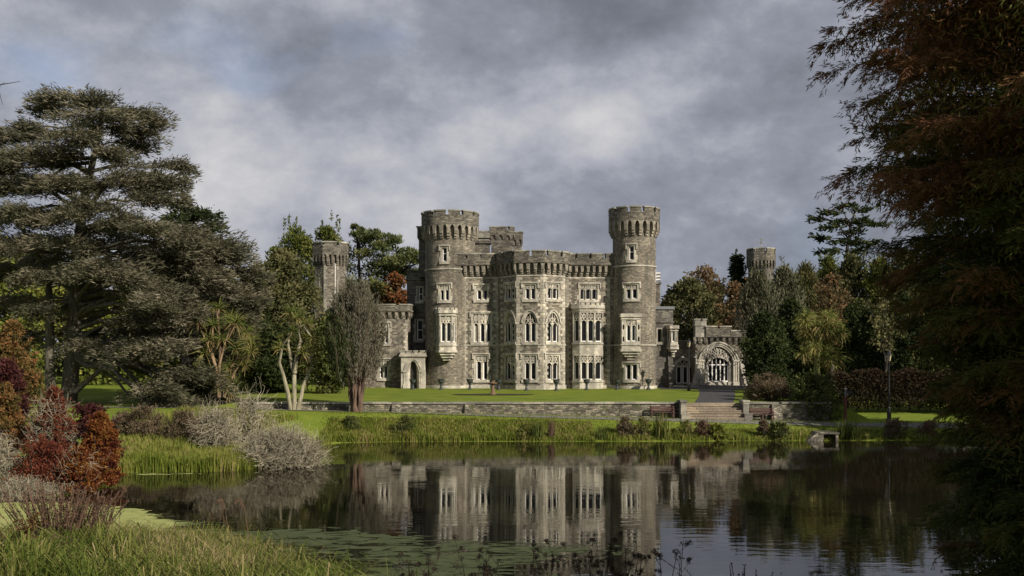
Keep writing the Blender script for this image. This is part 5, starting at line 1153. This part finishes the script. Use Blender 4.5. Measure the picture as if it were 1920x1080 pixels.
# ---- grey dead bush and twiggy thickets at the water
def twig_bush(name, label, px, D, ptop, wpx, n_, mat='greytwig', zb=None, segs=7, seg=.28, rad=.014, lean=0, prof='dome', depth=.8, low=0.0, tb=.5, cat='bush', arch=0.0):
    x = PX(px, D); z = gz(x, D) if zb is None else zb; H = PZ(ptop, D)-z; w = wpx*D/FPX; pp = []
    V = []; T = []
    tt = rng.random(n_); pr = PROF[prof](tt)*w/2; a = rng.random(n_)*6.28; q = rng.random(n_)**.5
    P = np.stack([np.cos(a)*pr*q+lean*tt, np.sin(a)*pr*q*depth, tt*H*.92+low], 1); d = unit(np.stack([np.cos(a), np.sin(a), .6+rng.normal(size=n_)*.5], 1)+rng.normal(size=(n_, 3))*.6)
    r_ = rad*(.6+.9*rng.random(n_)); tn = np.clip(tb+.25*rng.normal(size=n_), 0, 1)
    for k in range(segs):
        d = unit(d+rng.normal(size=(n_, 3))*.55+np.array([0, 0, .04-arch*k/segs])); Q = P+d*(seg*(.5+rng.random(n_)))[:, None]; rr_ = r_*(1-k/segs*.7)
        s1 = unit(np.cross(d, rdir(n_))); s2 = np.cross(d, s1)
        for s_ in (s1, s2): V.append(np.stack([P-s_*rr_[:, None], P+s_*rr_[:, None], Q+s_*rr_[:, None]*.9, Q-s_*rr_[:, None]*.9], 1)); T.append(tn)
        P = Q
    V = np.concatenate(V).reshape(-1, 3); t = empty(name, (x, D, z), label, cat); link('twigs', np_mesh('twigs', V, np.arange(len(V)).reshape(-1, 4), LM[mat], np.concatenate(T)), t)
    ps = [(curve((rng.normal()*.2, rng.normal()*.2, -.2), (rng.normal()*w*.25, rng.normal()*w*.15, H*rng.uniform(.4, .8)), 6, 0, .06), np.linspace(.09, .03, 6)) for i in range(9)]
    V2, F2 = tubes(ps, 5); link('stems', np_mesh('stems', V2, F2, BK['pale'], smooth=True), t); return t
twig_bush('dead_bush', 'mass of bare pale grey lichened branches leaning over the water', 528, 54.6, 822, 140, 3000, zb=.02, low=.03, seg=.2)
twig_bush('dead_bush', 'taller grey lichened dead shrub left of the leaning dead bush', 404, 58, 772, 62, 600, zb=.8, prof='egg', seg=.2)
twig_bush('dead_bush', 'pale dead branch sticking up behind the leaning dead bush', 470, 60, 748, 60, 260, zb=.8, prof='cone', seg=.3)
twig_bush('twig_thicket', 'pale grey dry thicket at the water edge below the red shrubs', 44, 41.6, 905, 130, 1100, zb=.05, segs=5, seg=.13, rad=.009, prof='dome', tb=.4, arch=.5)
twig_bush('twig_thicket', 'grey drooping twigs at the left edge beside the red shrubs', 2, 44, 815, 50, 350, zb=.4, segs=6, seg=.16, rad=.009, prof='egg', tb=.5, arch=.6)

# ---- grasses
def blades(P, h, w, lean=.35, mat='grass', name='bank_grass', tint=.4, tv=.2, curl=.5, az=None):
    n_ = len(P); a = rng.random(n_)*6.28; d = np.stack([np.cos(a), np.sin(a), np.zeros(n_)], 1); side = np.stack([-np.sin(a+rng.normal(size=n_)*.8), np.cos(a), np.zeros(n_)], 1); side = unit(side)
    h = np.broadcast_to(h, (n_,))*(.55+.6*rng.random(n_)); w = np.broadcast_to(w, (n_,))*(.7+.6*rng.random(n_)); le = lean*np.abs(rng.normal(size=n_))*h
    m_ = P+d*(le*.35)[:, None]+np.array([0, 0, 1])*(h*.6)[:, None]; t_ = P+d*le[:, None]+np.array([0, 0, 1])*(h*(1-curl*.25*np.minimum(le/h, 1)))[:, None]; s = side*w[:, None]*.5
    V = np.stack([P-s, P+s, m_+s*.8, m_-s*.8, m_-s*.8, m_+s*.8, t_+s*.1, t_-s*.1], 1).reshape(-1, 3)
    return V, np.repeat(np.clip(tint+tv*rng.normal(size=n_), 0, 1), 2)
def tussock(C, per, h, w, r_, lean, tint, tv, curl=1.0):
    n_ = len(C)*per; a = rng.random(n_)*6.28; q = rng.random(n_)**.5*r_; o = np.stack([np.cos(a), np.sin(a), np.zeros(n_)], 1); P = np.repeat(C, per, 0)+o*q[:, None]; hh = np.repeat(h, per)*(.5+.6*rng.random(n_)); ww = w*(.6+.8*rng.random(n_))
    le = lean*hh*(.25+q/r_)*(.4+.9*rng.random(n_)); s = unit(np.stack([-np.sin(a), np.cos(a), .3*rng.normal(size=n_)], 1))*ww[:, None]*.5; up_ = np.array([0, 0, 1.0])
    p1 = P+o*(le*.3)[:, None]+up_*(hh*.62)[:, None]; p2 = P+o*(le*.75)[:, None]+up_*(hh*.95)[:, None]; p3 = P+o*(le*1.35)[:, None]+up_*(hh*(.95-.35*curl*np.minimum(le/hh, 1)))[:, None]
    V = np.stack([P-s, P+s, p1+s*.9, p1-s*.9, p1-s*.9, p1+s*.9, p2+s*.6, p2-s*.6, p2-s*.6, p2+s*.6, p3+s*.1, p3-s*.1], 1).reshape(-1, 3); return V, np.repeat(np.clip(np.repeat(tint, per)+tv*rng.normal(size=n_), 0, 1), 3)
def region(n_, x0, x1, y0, y1, dmin, dmax, dens=None):
    out = []; got = 0
    while got < n_:
        x = rng.uniform(x0, x1, n_*3); y = rng.uniform(y0, y1, n_*3); d = sdist(x, y); k = (d > dmin) & (d < dmax)
        if dens is not None: k &= rng.random(n_*3) < dens(x, y, d)
        x, y = x[k], y[k]; out.append(np.stack([x, y, ground(x, y)-.03], 1)); got += len(x)
    return np.concatenate(out)[:n_]
def stuffgrass(name, parts, mat, label):
    V = np.concatenate([p[0] for p in parts]); T = np.concatenate([p[1] for p in parts]); return tag(link(name, np_mesh(name, V, np.arange(len(V)).reshape(-1, 4), LM[mat], T)), label, kind='stuff')
def waves(x, y): return .5+.5*np.sin(x*1.3+2*np.sin(y*.8))*np.sin(x*.37+1.1)
# far bank: tall and lush on the left, shorter and brown tufted on the right
P1 = region(26000, -13.5, 6, 68, 76, .0, 3.6); P2 = region(13000, 5, 42, 71, 77, .0, 2.6)
hh = (.64-.09*sdist(P1[:, 0], P1[:, 1]))*(.38+.5*waves(P1[:, 0], P1[:, 1])+.38*waves(P1[:, 0]*3.7+1, P1[:, 1]*2.9))*np.clip(1-.04*(P1[:, 0]+2), .5, 1)
h2 = (.48-.12*sdist(P2[:, 0], P2[:, 1]))*(.5+.9*waves(P2[:, 0]*1.6, P2[:, 1]))
stuffgrass('bank_grass', [blades(P1, np.maximum(hh, .15), .05, .45, tint=.32+.32*waves(P1[:, 0]*2.3, P1[:, 1]*1.7+3), tv=.2), blades(P2, np.maximum(h2, .1), .05, .5, tint=.42, tv=.25), blades(region(9000, -14, 40, 70, 77, 2.2, 5.2), .14, .05, .5, tint=.3, tv=.15)], 'reed', 'lush grass on the far bank of the pond')
# reeds on the left spit
Pr = region(30000, -24, -9.5, 50.5, 66, -.15, 5.2, lambda x, y, d: np.clip(1.2-.13*d, .1, 1)*(1-sst(-14.2, -12.8, x)*.85)); dr = sdist(Pr[:, 0], Pr[:, 1])
Pb = region(9000, -24, -11, 56, 72, 3.5, 14)
stuffgrass('reeds', [blades(Pr, (.95-.08*np.clip(dr, 0, 4))*(.55+.55*waves(Pr[:, 0]*2.2, Pr[:, 1]*1.7)), .045, .26, tint=.30+.22*waves(Pr[:, 0]*1.3+2, Pr[:, 1]*.9)+.05*np.clip(dr, 0, 4), tv=.18), blades(Pb, .55, .05, .45, tint=.55, tv=.22)], 'reed', 'green reeds and grasses at the water edge between the red shrubs and the dead bush')
# near bank
def nearz(P): return P
Pn = region(30000, -22, -4.0, 17, 33, -.1, 9, lambda x, y, d: np.clip(1.1-.05*d, .2, 1)*np.clip((-4.2-x)/2.5, .12, 1))
hn = 1.0*(.6+.6*waves(Pn[:, 0]*1.1, Pn[:, 1]*1.3))
P4 = region(9000, -7, 0, 18, 27, -.1, 5)
dryb = blades(region(7000, -13, -5, 21, 29.5, -.05, 4), 1.05, .020, .5, tint=.88, tv=.12, curl=1.2)
Ct = region(620, -22, -3.6, 17.5, 30.5, -.1, 9, lambda x, y, d: np.clip(1.1-.05*d, .2, 1)); Ctint = .18+.6*rng.random(620)**1.5+.3*np.clip((-9-Ct[:, 0])/8, 0, 1)*rng.random(620)
stuffgrass('tall_grass', [tussock(Ct, 46, (.55+.62*rng.random(620))*(1-.42*np.clip((-9.0-Ct[:, 0])/3, 0, 1)), .026, .34, .85, Ctint, .18), blades(Pn[:14000], hn[:14000]*.62*(1-.42*np.clip((-9.0-Pn[:14000, 0])/3, 0, 1)), .024, .5, tint=.40, tv=.25, curl=1), blades(P4, .6, .024, .45, tint=.35, tv=.2), dryb], 'grass', 'tangled tall grass and straw on the near bank')
Pw = region(6500, -3.5, 7.0, 18.5, 22.5, -.1, 2.6)
stuffgrass('dry_weeds', [blades(Pw, .85*(.5+.7*waves(Pw[:, 0]*2, Pw[:, 1])), .014, .55, tint=.4, tv=.3, curl=1)], 'darkweed', 'dead brown weeds along the near water edge')
# clumps on the far bank
def tuft(name, label, px, D, ptop, wpx, mat, n_, w=.05, lean=.35, tint=.4, tv=.2, zb=None, group=None, cat='plant'):
    x = PX(px, D); z = gz(x, D) if zb is None else zb; r_ = wpx*D/FPX*.35; H = PZ(ptop, D)-z
    a = rng.random(n_)*6.28; q = rng.random(n_)**.5*r_; P = np.stack([np.cos(a)*q, np.sin(a)*q*.8, np.zeros(n_)-.02], 1); V, T = blades(P, H*.95, w, lean, tint=tint, tv=tv)
    o = link(name, np_mesh(name, V, np.arange(len(V)).reshape(-1, 4), LM[mat], T)); o.location = (x, D, z); return tag(o, label, cat, group)
tuft('iris_clump', 'yellowing iris clump at the water edge below the left bench', 1240, 72.2, 772, 44, 'strap', 150, .06, .3, .42)
tuft('iris_clump', 'green iris clump growing against the right side of the culvert', 1588, 72.5, 782, 46, 'strap', 130, .055, .3, .18, .14)
tuft('iris_clump', 'upright green iris clump on the bank below the polygonal bay', 1008, 71.9, 782, 40, 'strap', 120, .05, .28, .2)
tuft('iris_clump', 'small green iris clump on the bank below the right tower', 1128, 72.0, 796, 36, 'strap', 90, .05, .35, .15)
tuft('rush_clump', 'tall brown rush tuft between the iris clumps on the bank', 1034, 72.2, 780, 20, 'dry', 90, .035, .15, .5)
for px, D, pt, w, lab in ((1172, 72.6, 780, 44, 'brown dead shrub on the bank left of the yellow iris'), (1205, 72.4, 784, 34, 'small brown weedy tuft between dead shrub and yellow iris'), (1285, 72.6, 790, 44, 'purple brown weedy mound in front of the steps'), (1318, 72.6, 788, 36, 'brown weedy mound right of the purple mound'), (1432, 72.8, 788, 24, 'dark upright brown weed below the right bench'), (1676, 73.2, 782, 56, 'pinkish brown dry shrub on the bank below the tall lamp post'), (1742, 73.6, 788, 44, 'brown dry shrub at the right end of the visible bank'), (985, 72.0, 790, 30, 'dark brown weeds left of the upright iris'), (760, 72.4, 778, 56, 'dark green weedy mound on the bank below the porch'), (660, 72.6, 782, 40, 'dark tangled weeds on the bank below the grey upright tree')):
    shrub('bank_weeds', lab, px, D, pt, w, ('heather', 'grass', 'dry', 'olive')[int(px) % 4] if px > 800 else 'oak', sprigs=12, prof='dome', ncl=18, nl=110, leaf=(.17, .05), cr=.24, up=.8, cat='plant', zb=gz(PX(px, D), D)-.05)
shrub('leafy_plant', 'big leaved green plant at the water edge in front of the steps', 1347, 72.3, 796, 28, 'bright', sprigs=0, prof='dome', ncl=16, nl=12, leaf=(.42, .32), cr=.28, up=.4, cat='plant', zb=.1)
shrub('leafy_plant', 'dark green leafy clump at the water edge below the right bench', 1460, 72.5, 792, 46, 'oak', sprigs=8, prof='dome', ncl=26, nl=60, leaf=(.24, .12), cr=.22, up=.5, cat='plant', zb=.1)

# near plants standing out of the grass
def stalks(name, label, px, D, ptop, wpx, n_, mat, r_=.010, lean=.25, leafy=22, tint=.5, cat='plant', zb=None, seedl=.05):
    x = PX(px, D); z = gz(x, D) if zb is None else zb; H = PZ(ptop, D)-z; w = wpx*D/FPX; f = Foliage()
    for i in range(n_):
        h = H*rng.uniform(.6, 1); a = rng.random()*6.28; b = np.array([math.cos(a), math.sin(a), 0])*w*.22*rng.random()**.5; top = b+np.array([math.cos(a)*w*.5*lean*4*rng.random(), math.sin(a)*w*.3*rng.random(), h]); C = curve(b-np.array([0, 0, .1]), top, 6, .0, .012)
        for p, q in zip(C, C[1:]):
            s = unit(np.cross(q-p, np.array([rng.normal(), rng.normal(), .1])))*r_; f.quads(np.stack([p-s, p+s, q+s*.9, q-s*.9])[None], np.clip(tint+.1*rng.normal(), 0, 1))
        m_ = leafy; s_ = .3+.7*rng.random(m_); P = np.stack([np.interp(s_, np.linspace(0, 1, 6), C[:, k]) for k in range(3)], 1); f.add(P, rdir(m_)*.7+np.array([0, 0, .8]), seedl*(.6+rng.random(m_)), seedl*.45, np.clip(tint+.2*rng.normal(size=m_), 0, 1))
    t = empty(name, (x, D, z), label, cat); link('stalks', f.mesh('stalks', LM[mat]), t); return t
stalks('dock_plant', 'big clump of red brown dried dock stalks in the left foreground grass', 112, 24.5, 900, 160, 150, 'dry', .012, .34, 44, .42, seedl=.055)
stalks('dock_plant', 'second clump of brown dried stalks right of the big dock clump', 168, 25.5, 916, 90, 80, 'dry', .011, .3, 40, .4)
stalks('dock_plant', 'low brown dried stalks at the bottom left corner', 40, 22, 1000, 110, 60, 'dry', .010, .4, 30, .5)
def plume(label, px, D, ptop, dx):
    x = PX(px, D); z = gz(x, D); H = PZ(ptop, D)-z; f = Foliage(); C = np.array([(0, 0, -.1), (dx*.2, 0, H*.5), (dx*.6, 0, H*.85), (dx, 0, H*.98), (dx*1.5, 0, H*.93)])
    for p, q in zip(C, C[1:]): s = np.array([.008, 0, .003]); f.quads(np.stack([p-s, p+s, q+s*.8, q-s*.8])[None], .6)
    m_ = 170; s_ = .50+.50*rng.random(m_); P = np.stack([np.interp(s_, np.linspace(0, 1, 5), C[:, k]) for k in range(3)], 1)+rng.normal(size=(m_, 3))*.012; f.add(P, rdir(m_)*.4+np.array([np.sign(dx)*.5, 0, -.6]), .09, .007, np.clip(.6+.15*rng.normal(size=m_), 0, 1))
    t = empty('reed_plume', (x, D, z), label, 'reed'); link('plume', f.mesh('plume', LM['dry']), t)
plume('feathery reed plume leaning left over the grass', 432, 25.5, 930, -.22)
plume('feathery reed plume at the right edge of the tall grass', 470, 25.2, 930, -.25)
plume('thin pale reed plume rising left of the other two plumes', 222, 26, 908, .12)
# bracken at the left edge
f = Foliage()
for i in range(16):
    a = rng.uniform(-.6, 3.6); d = np.array([math.cos(a), -.3, 0]); L_ = rng.uniform(.6, 1.1); C = curve((rng.normal()*.12, 0, 0), d*L_+np.array([0, 0, rng.uniform(.35, 1.0)]), 8, .12)
    for j in range(1, 8):
        for s_ in (-1, 1):
            m_ = 9; u_ = np.linspace(.05, .32*(1-j/9), m_); sd_ = np.array([-d[1], d[0], .0])*s_+d*.35; P = C[j]+unit(sd_)*u_[:, None]; f.add(P, np.tile(d, (m_, 1))+rdir(m_)*.5, .07, .035, np.clip(.3+.06*j+.15*rng.normal(size=m_), 0, 1))
x, y = PX(14, 22.5), 22.5; o = empty('bracken', (x, y, gz(x, y)+.1), 'orange and green bracken fern at the left edge of the foreground', 'fern'); link('fronds', f.mesh('fronds', LM['orange' if False else 'redgreen']), o)
# dead umbel plants
def umbel(label, px, D, ptop, wpx, n_=5):
    x = PX(px, D); z = gz(x, D); H = PZ(ptop, D)-z; f = Foliage(); w = wpx*D/FPX
    def seg(p, q, r_):
        for ax in ((1, .2, .1), (.2, 1, .1)):
            s = unit(np.cross(q-p, np.array(ax, float)))*r_; f.quads(np.stack([p-s, p+s, q+s*.8, q-s*.8])[None], np.clip(.4+.2*rng.normal(), 0, 1))
    for i in range(n_):
        top = np.array([rng.uniform(-.5, .5)*w, rng.uniform(-.3, .3), H*rng.uniform(.65, 1)]); C = curve((rng.normal()*.08, rng.normal()*.08, -.15), top, 5, 0, .02)
        for p, q in zip(C, C[1:]): seg(p, q, .008)
        for j in range(3):
            b = C[2+j//2]+(C[3]-C[2])*rng.random(); e = b+np.array([rng.normal()*.22, rng.normal()*.15, rng.uniform(.15, .4)]); seg(b, e, .005)
            for end in (e, top if j == 0 else e):
                for r2 in range(9): q = end+unit(rng.normal(size=3)+np.array([0, 0, 1.1]))*rng.uniform(.05, .10); seg(end, q, .003); f.add(q[None]+rng.normal(size=(7, 3))*.012, rdir(7), .024, .02, .35)
    t = empty('dead_umbel', (x, D, z), label, 'plant', 'dead umbel weeds along the near shore'); link('stalks', f.mesh('stalks', LM['darkweed']), t)
for a in (('dark dead umbel weed standing alone against the bright water on the right', 1262, 21.2, 1024, 70, 4), ('tall rust brown dead umbel weed below the polygonal bay reflection', 1012, 21.2, 1012, 70, 7), ('dark dead umbel weed right of the rust brown one', 1110, 21.3, 1020, 80, 8), ('dark dense dead weed left of the lone umbel', 1180, 21.4, 1032, 80, 8), ('short brown dead weed left of the rust brown umbel', 900, 21.5, 1044, 90, 7), ('small brown weed by the green blades at lower centre left', 790, 22, 1046, 70, 5)):
    umbel(*a)
for px, pt, lab in ((735, 1030, 'tall green grass blades standing at the near water edge, left tuft'), (770, 1034, 'tall green grass blades standing at the near water edge, right tuft'), (655, 1010, 'single tall spiky green sedge at the end of the near grass')):
    tuft('sedge_clump', lab, px, 22.4, pt, 50, 'strap', 14, .03, .25, .12, .1)
stalks('ivy_mass', 'dark leafy weed mass at the bottom edge right of the lone umbel', 1400, 20.8, 1062, 170, 30, 'darkweed', .008, .4, 30, .4)

# ---- big red brown conifer in the right foreground
def big_conifer(px_edge):
    bx, by = 11.6, 18.6; z0 = gz(bx, by); f = Foliage(); paths = []; Ht = 19.5
    paths.append((np.array([(0, 0, -.4), (.05, 0, 5), (0, .05, 10), (0, 0, 17)]), [.6, .45, .3, .08]))
    zs = np.array([-2, 1.0, 4.4, 6.5, 8.0, 9.7, 12.6, 15, 18]); rs = np.array([3.2, 3.3, 3.45, 3.7, 4.8, 5.6, 5.75, 5.2, 2.5])
    nbr = 470
    for i in range(nbr):
        zw = -.5+18*(i+rng.random())/nbr; a = rng.uniform(.45*math.pi, 1.62*math.pi) if rng.random() < .88 else rng.random()*6.28; ln = np.interp(zw+.6, zs, rs)*rng.uniform(.74, 1.0)
        h = zw-z0; d = np.array([math.cos(a), math.sin(a), 0]); st_ = np.array([0, 0, h-.25*ln*.6]); end = d*ln+np.array([0, 0, h]); C = curve(st_, end, 9, .07, .012); C[-1, 2] -= .12
        paths.append((C[:8], np.linspace(.07, .012, 8)))
        nt = int(30+ln*9); t = .22+.78*rng.random(nt)**.75; B = np.stack([np.interp(t, np.linspace(0, 1, 9), C[:, k]) for k in range(3)], 1); side = np.array([-d[1], d[0], 0])
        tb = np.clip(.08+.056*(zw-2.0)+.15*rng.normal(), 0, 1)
        for j in range(nt):
            s_ = rng.choice((-1, 1)); td = unit(d*rng.uniform(.35, 1)+side*s_*rng.uniform(.2, 1.0)+np.array([0, 0, rng.uniform(-.75, .35)])); tl = rng.uniform(.35, .85)*(1.15-.55*t[j]); m_ = 32
            u_ = rng.random(m_); P = B[j]+td*(u_*tl)[:, None]; P[:, 2] -= .28*tl*u_**2; P += rng.normal(size=(m_, 3))*.022
            ld = td*.75+np.cross(td, [0, 0, 1])*(rng.choice((-1, 1), m_)*rng.uniform(.3, .9, m_))[:, None]+np.array([0, 0, -.55])*rng.random(m_)[:, None]
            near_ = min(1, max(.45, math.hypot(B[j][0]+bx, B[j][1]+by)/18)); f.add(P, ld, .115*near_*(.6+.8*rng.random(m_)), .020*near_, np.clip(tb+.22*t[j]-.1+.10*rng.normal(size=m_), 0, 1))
    m_ = 260000; zw = rng.uniform(-1, 16, m_); a = rng.uniform(.4*math.pi, 1.65*math.pi, m_); rr_ = np.interp(zw, zs, rs)*rng.uniform(.2, .82, m_)*(1+.12*np.sin(zw*4.1+a*3)); P = np.stack([np.cos(a)*rr_, np.sin(a)*rr_, zw-z0], 1)
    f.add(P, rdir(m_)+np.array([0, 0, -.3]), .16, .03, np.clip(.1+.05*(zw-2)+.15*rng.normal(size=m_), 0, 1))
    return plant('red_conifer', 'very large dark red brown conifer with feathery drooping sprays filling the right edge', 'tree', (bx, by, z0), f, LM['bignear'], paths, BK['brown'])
big_conifer(0)
# trees beyond the right edge whose shade falls on the conifer, the hedge and the evergreens
for i, (x, y, H, w) in enumerate(((22.5, 8, 25, 12), (30, 14, 24, 12), (43, 62, 20, 13), (54, 70, 17, 13), (58, 84, 20, 14), (66, 60, 24, 15))):
    D = y; lab = ('tall green tree beyond the right edge of the photo', )[0]
    px = 960+x*FPX/y; crown_tree('shade_tree', 'tall dense green tree standing out of view to the right', px, y, HOR-(gz(x, y)+H-CAMZ)*FPX/y, w*FPX/y, 'oak', 'dark', 'egg', ncl=70, nl=90, leaf=(.7, .5), t0=.06, cr=.17, group='trees beyond the right edge of the view')
# bare tree beyond the left edge, its twig ends reaching into the top left corner
pp = []; tx, ty = -10.2, 15.0; z0 = gz(tx, ty)
pp.append((np.array([(0, 0, -.3), (.1, 0, 4), (.2, 0, 8), (.3, 0, 10.5)]), [.15, .12, .08, .04]))
for zt, ex, ez in ((7.0, 2.45, 8.0-.3), (6.2, 2.42, 6.95), (8.2, 2.2, 8.9)):
    C = curve((.2, 0, zt-.8), (ex, 0, ez), 8, .03, .015); pp.append((C, np.linspace(.06, .008, 8)))
    for j in range(14):
        b = C[rng.integers(4, 8)]; e = b+np.array([rng.uniform(-.05, .35), rng.normal()*.2, rng.normal()*.16]); pp.append((curve(b, e, 4, 0, .08), [.009, .008, .006, .004]))
plant('bare_tree', 'bare tree at the left edge whose thin twig ends reach into the top left corner', 'tree', (tx, ty, z0), None, None, pp, BK['dark'], trunk='branches', k=4)

# ---- duckweed on the pond
m = bpy.data.materials.new('duckweed_film'); m.use_nodes = True; n, l = NT(m.node_tree); out = n('ShaderNodeOutputMaterial'); b = n('ShaderNodeBsdfPrincipled'); geo = n('ShaderNodeNewGeometry'); tr = n('ShaderNodeBsdfTransparent'); mx = n('ShaderNodeMixShader')
g = noise(n, l, geo.outputs['Position'], 1.4, 4); r = ramp(n, [(.3, (.23, .265, .07)), (.7, (.36, .37, .12))]); l(g.outputs['Fac'], r.inputs[0]); l(r.outputs[0], b.inputs['Base Color']); b.inputs['Roughness'].default_value = .8
sx = n('ShaderNodeSeparateXYZ'); l(geo.outputs['Position'], sx.inputs[0])
mpp = n('ShaderNodeMapping'); mpp.inputs['Scale'].default_value = (.50, 1.15, 1); l(geo.outputs['Position'], mpp.inputs['Vector']); q = noise(n, l, mpp.outputs[0], 1.3, 8, .58, 1.8)
at = n('ShaderNodeAttribute', attribute_name='cover'); th = mth(n, l, 'SUBTRACT', 1.0, at.outputs['Fac']); a = mth(n, l, 'MULTIPLY', mth(n, l, 'SUBTRACT', q.outputs['Fac'], th), 18.0, True)
l(a, mx.inputs[0]); l(tr.outputs[0], mx.inputs[1]); l(b.outputs[0], mx.inputs[2]); l(mx.outputs[0], out.inputs[0])
gx = np.linspace(-30, 10, 81); gy = np.linspace(19, 53, 69); X, Y = np.meshgrid(gx, gy)
idx = np.arange(X.size).reshape(X.shape); F = np.stack([idx[:-1, :-1], idx[:-1, 1:], idx[1:, 1:], idx[1:, :-1]], -1).reshape(-1, 4)
me = np_mesh('duckweed', np.stack([X, Y, np.full(X.shape, .006)], -1).reshape(-1, 3), F, m)
pxg = 960+X*FPX/Y; pyg = HOR+CAMZ*FPX/Y
def el(cx, cy, rx, ry, amp): return amp*np.exp(-(((X-cx)/rx)**2+((Y-cy)/ry)**2))
cov = .12+el(-19, 36.5, 5.5, 3.6, .95)+el(-25, 37, 5, 3.5, .6)+el(-14, 34.5, 2.6, 2.0, .5)+el(-8.5, 33, 4, 2.4, .33)+el(-4.6, 31, 4.2, 3.4, .37)+el(-1.5, 27.2, 3.6, 2.2, .36)+el(1.5, 30.2, 4, 2.0, .36)+el(-18, 50.6, 4, .9, .5)+el(-3, 24.8, 3, 1.8, .36)+el(2.5, 25.2, 2.6, 1.4, .36)
at_ = me.attributes.new('cover', 'FLOAT', 'POINT'); at_.data.foreach_set('value', cov.ravel().astype(np.float32))
tag(link('duckweed', me), 'green duckweed film floating on the left side of the pond', kind='stuff')
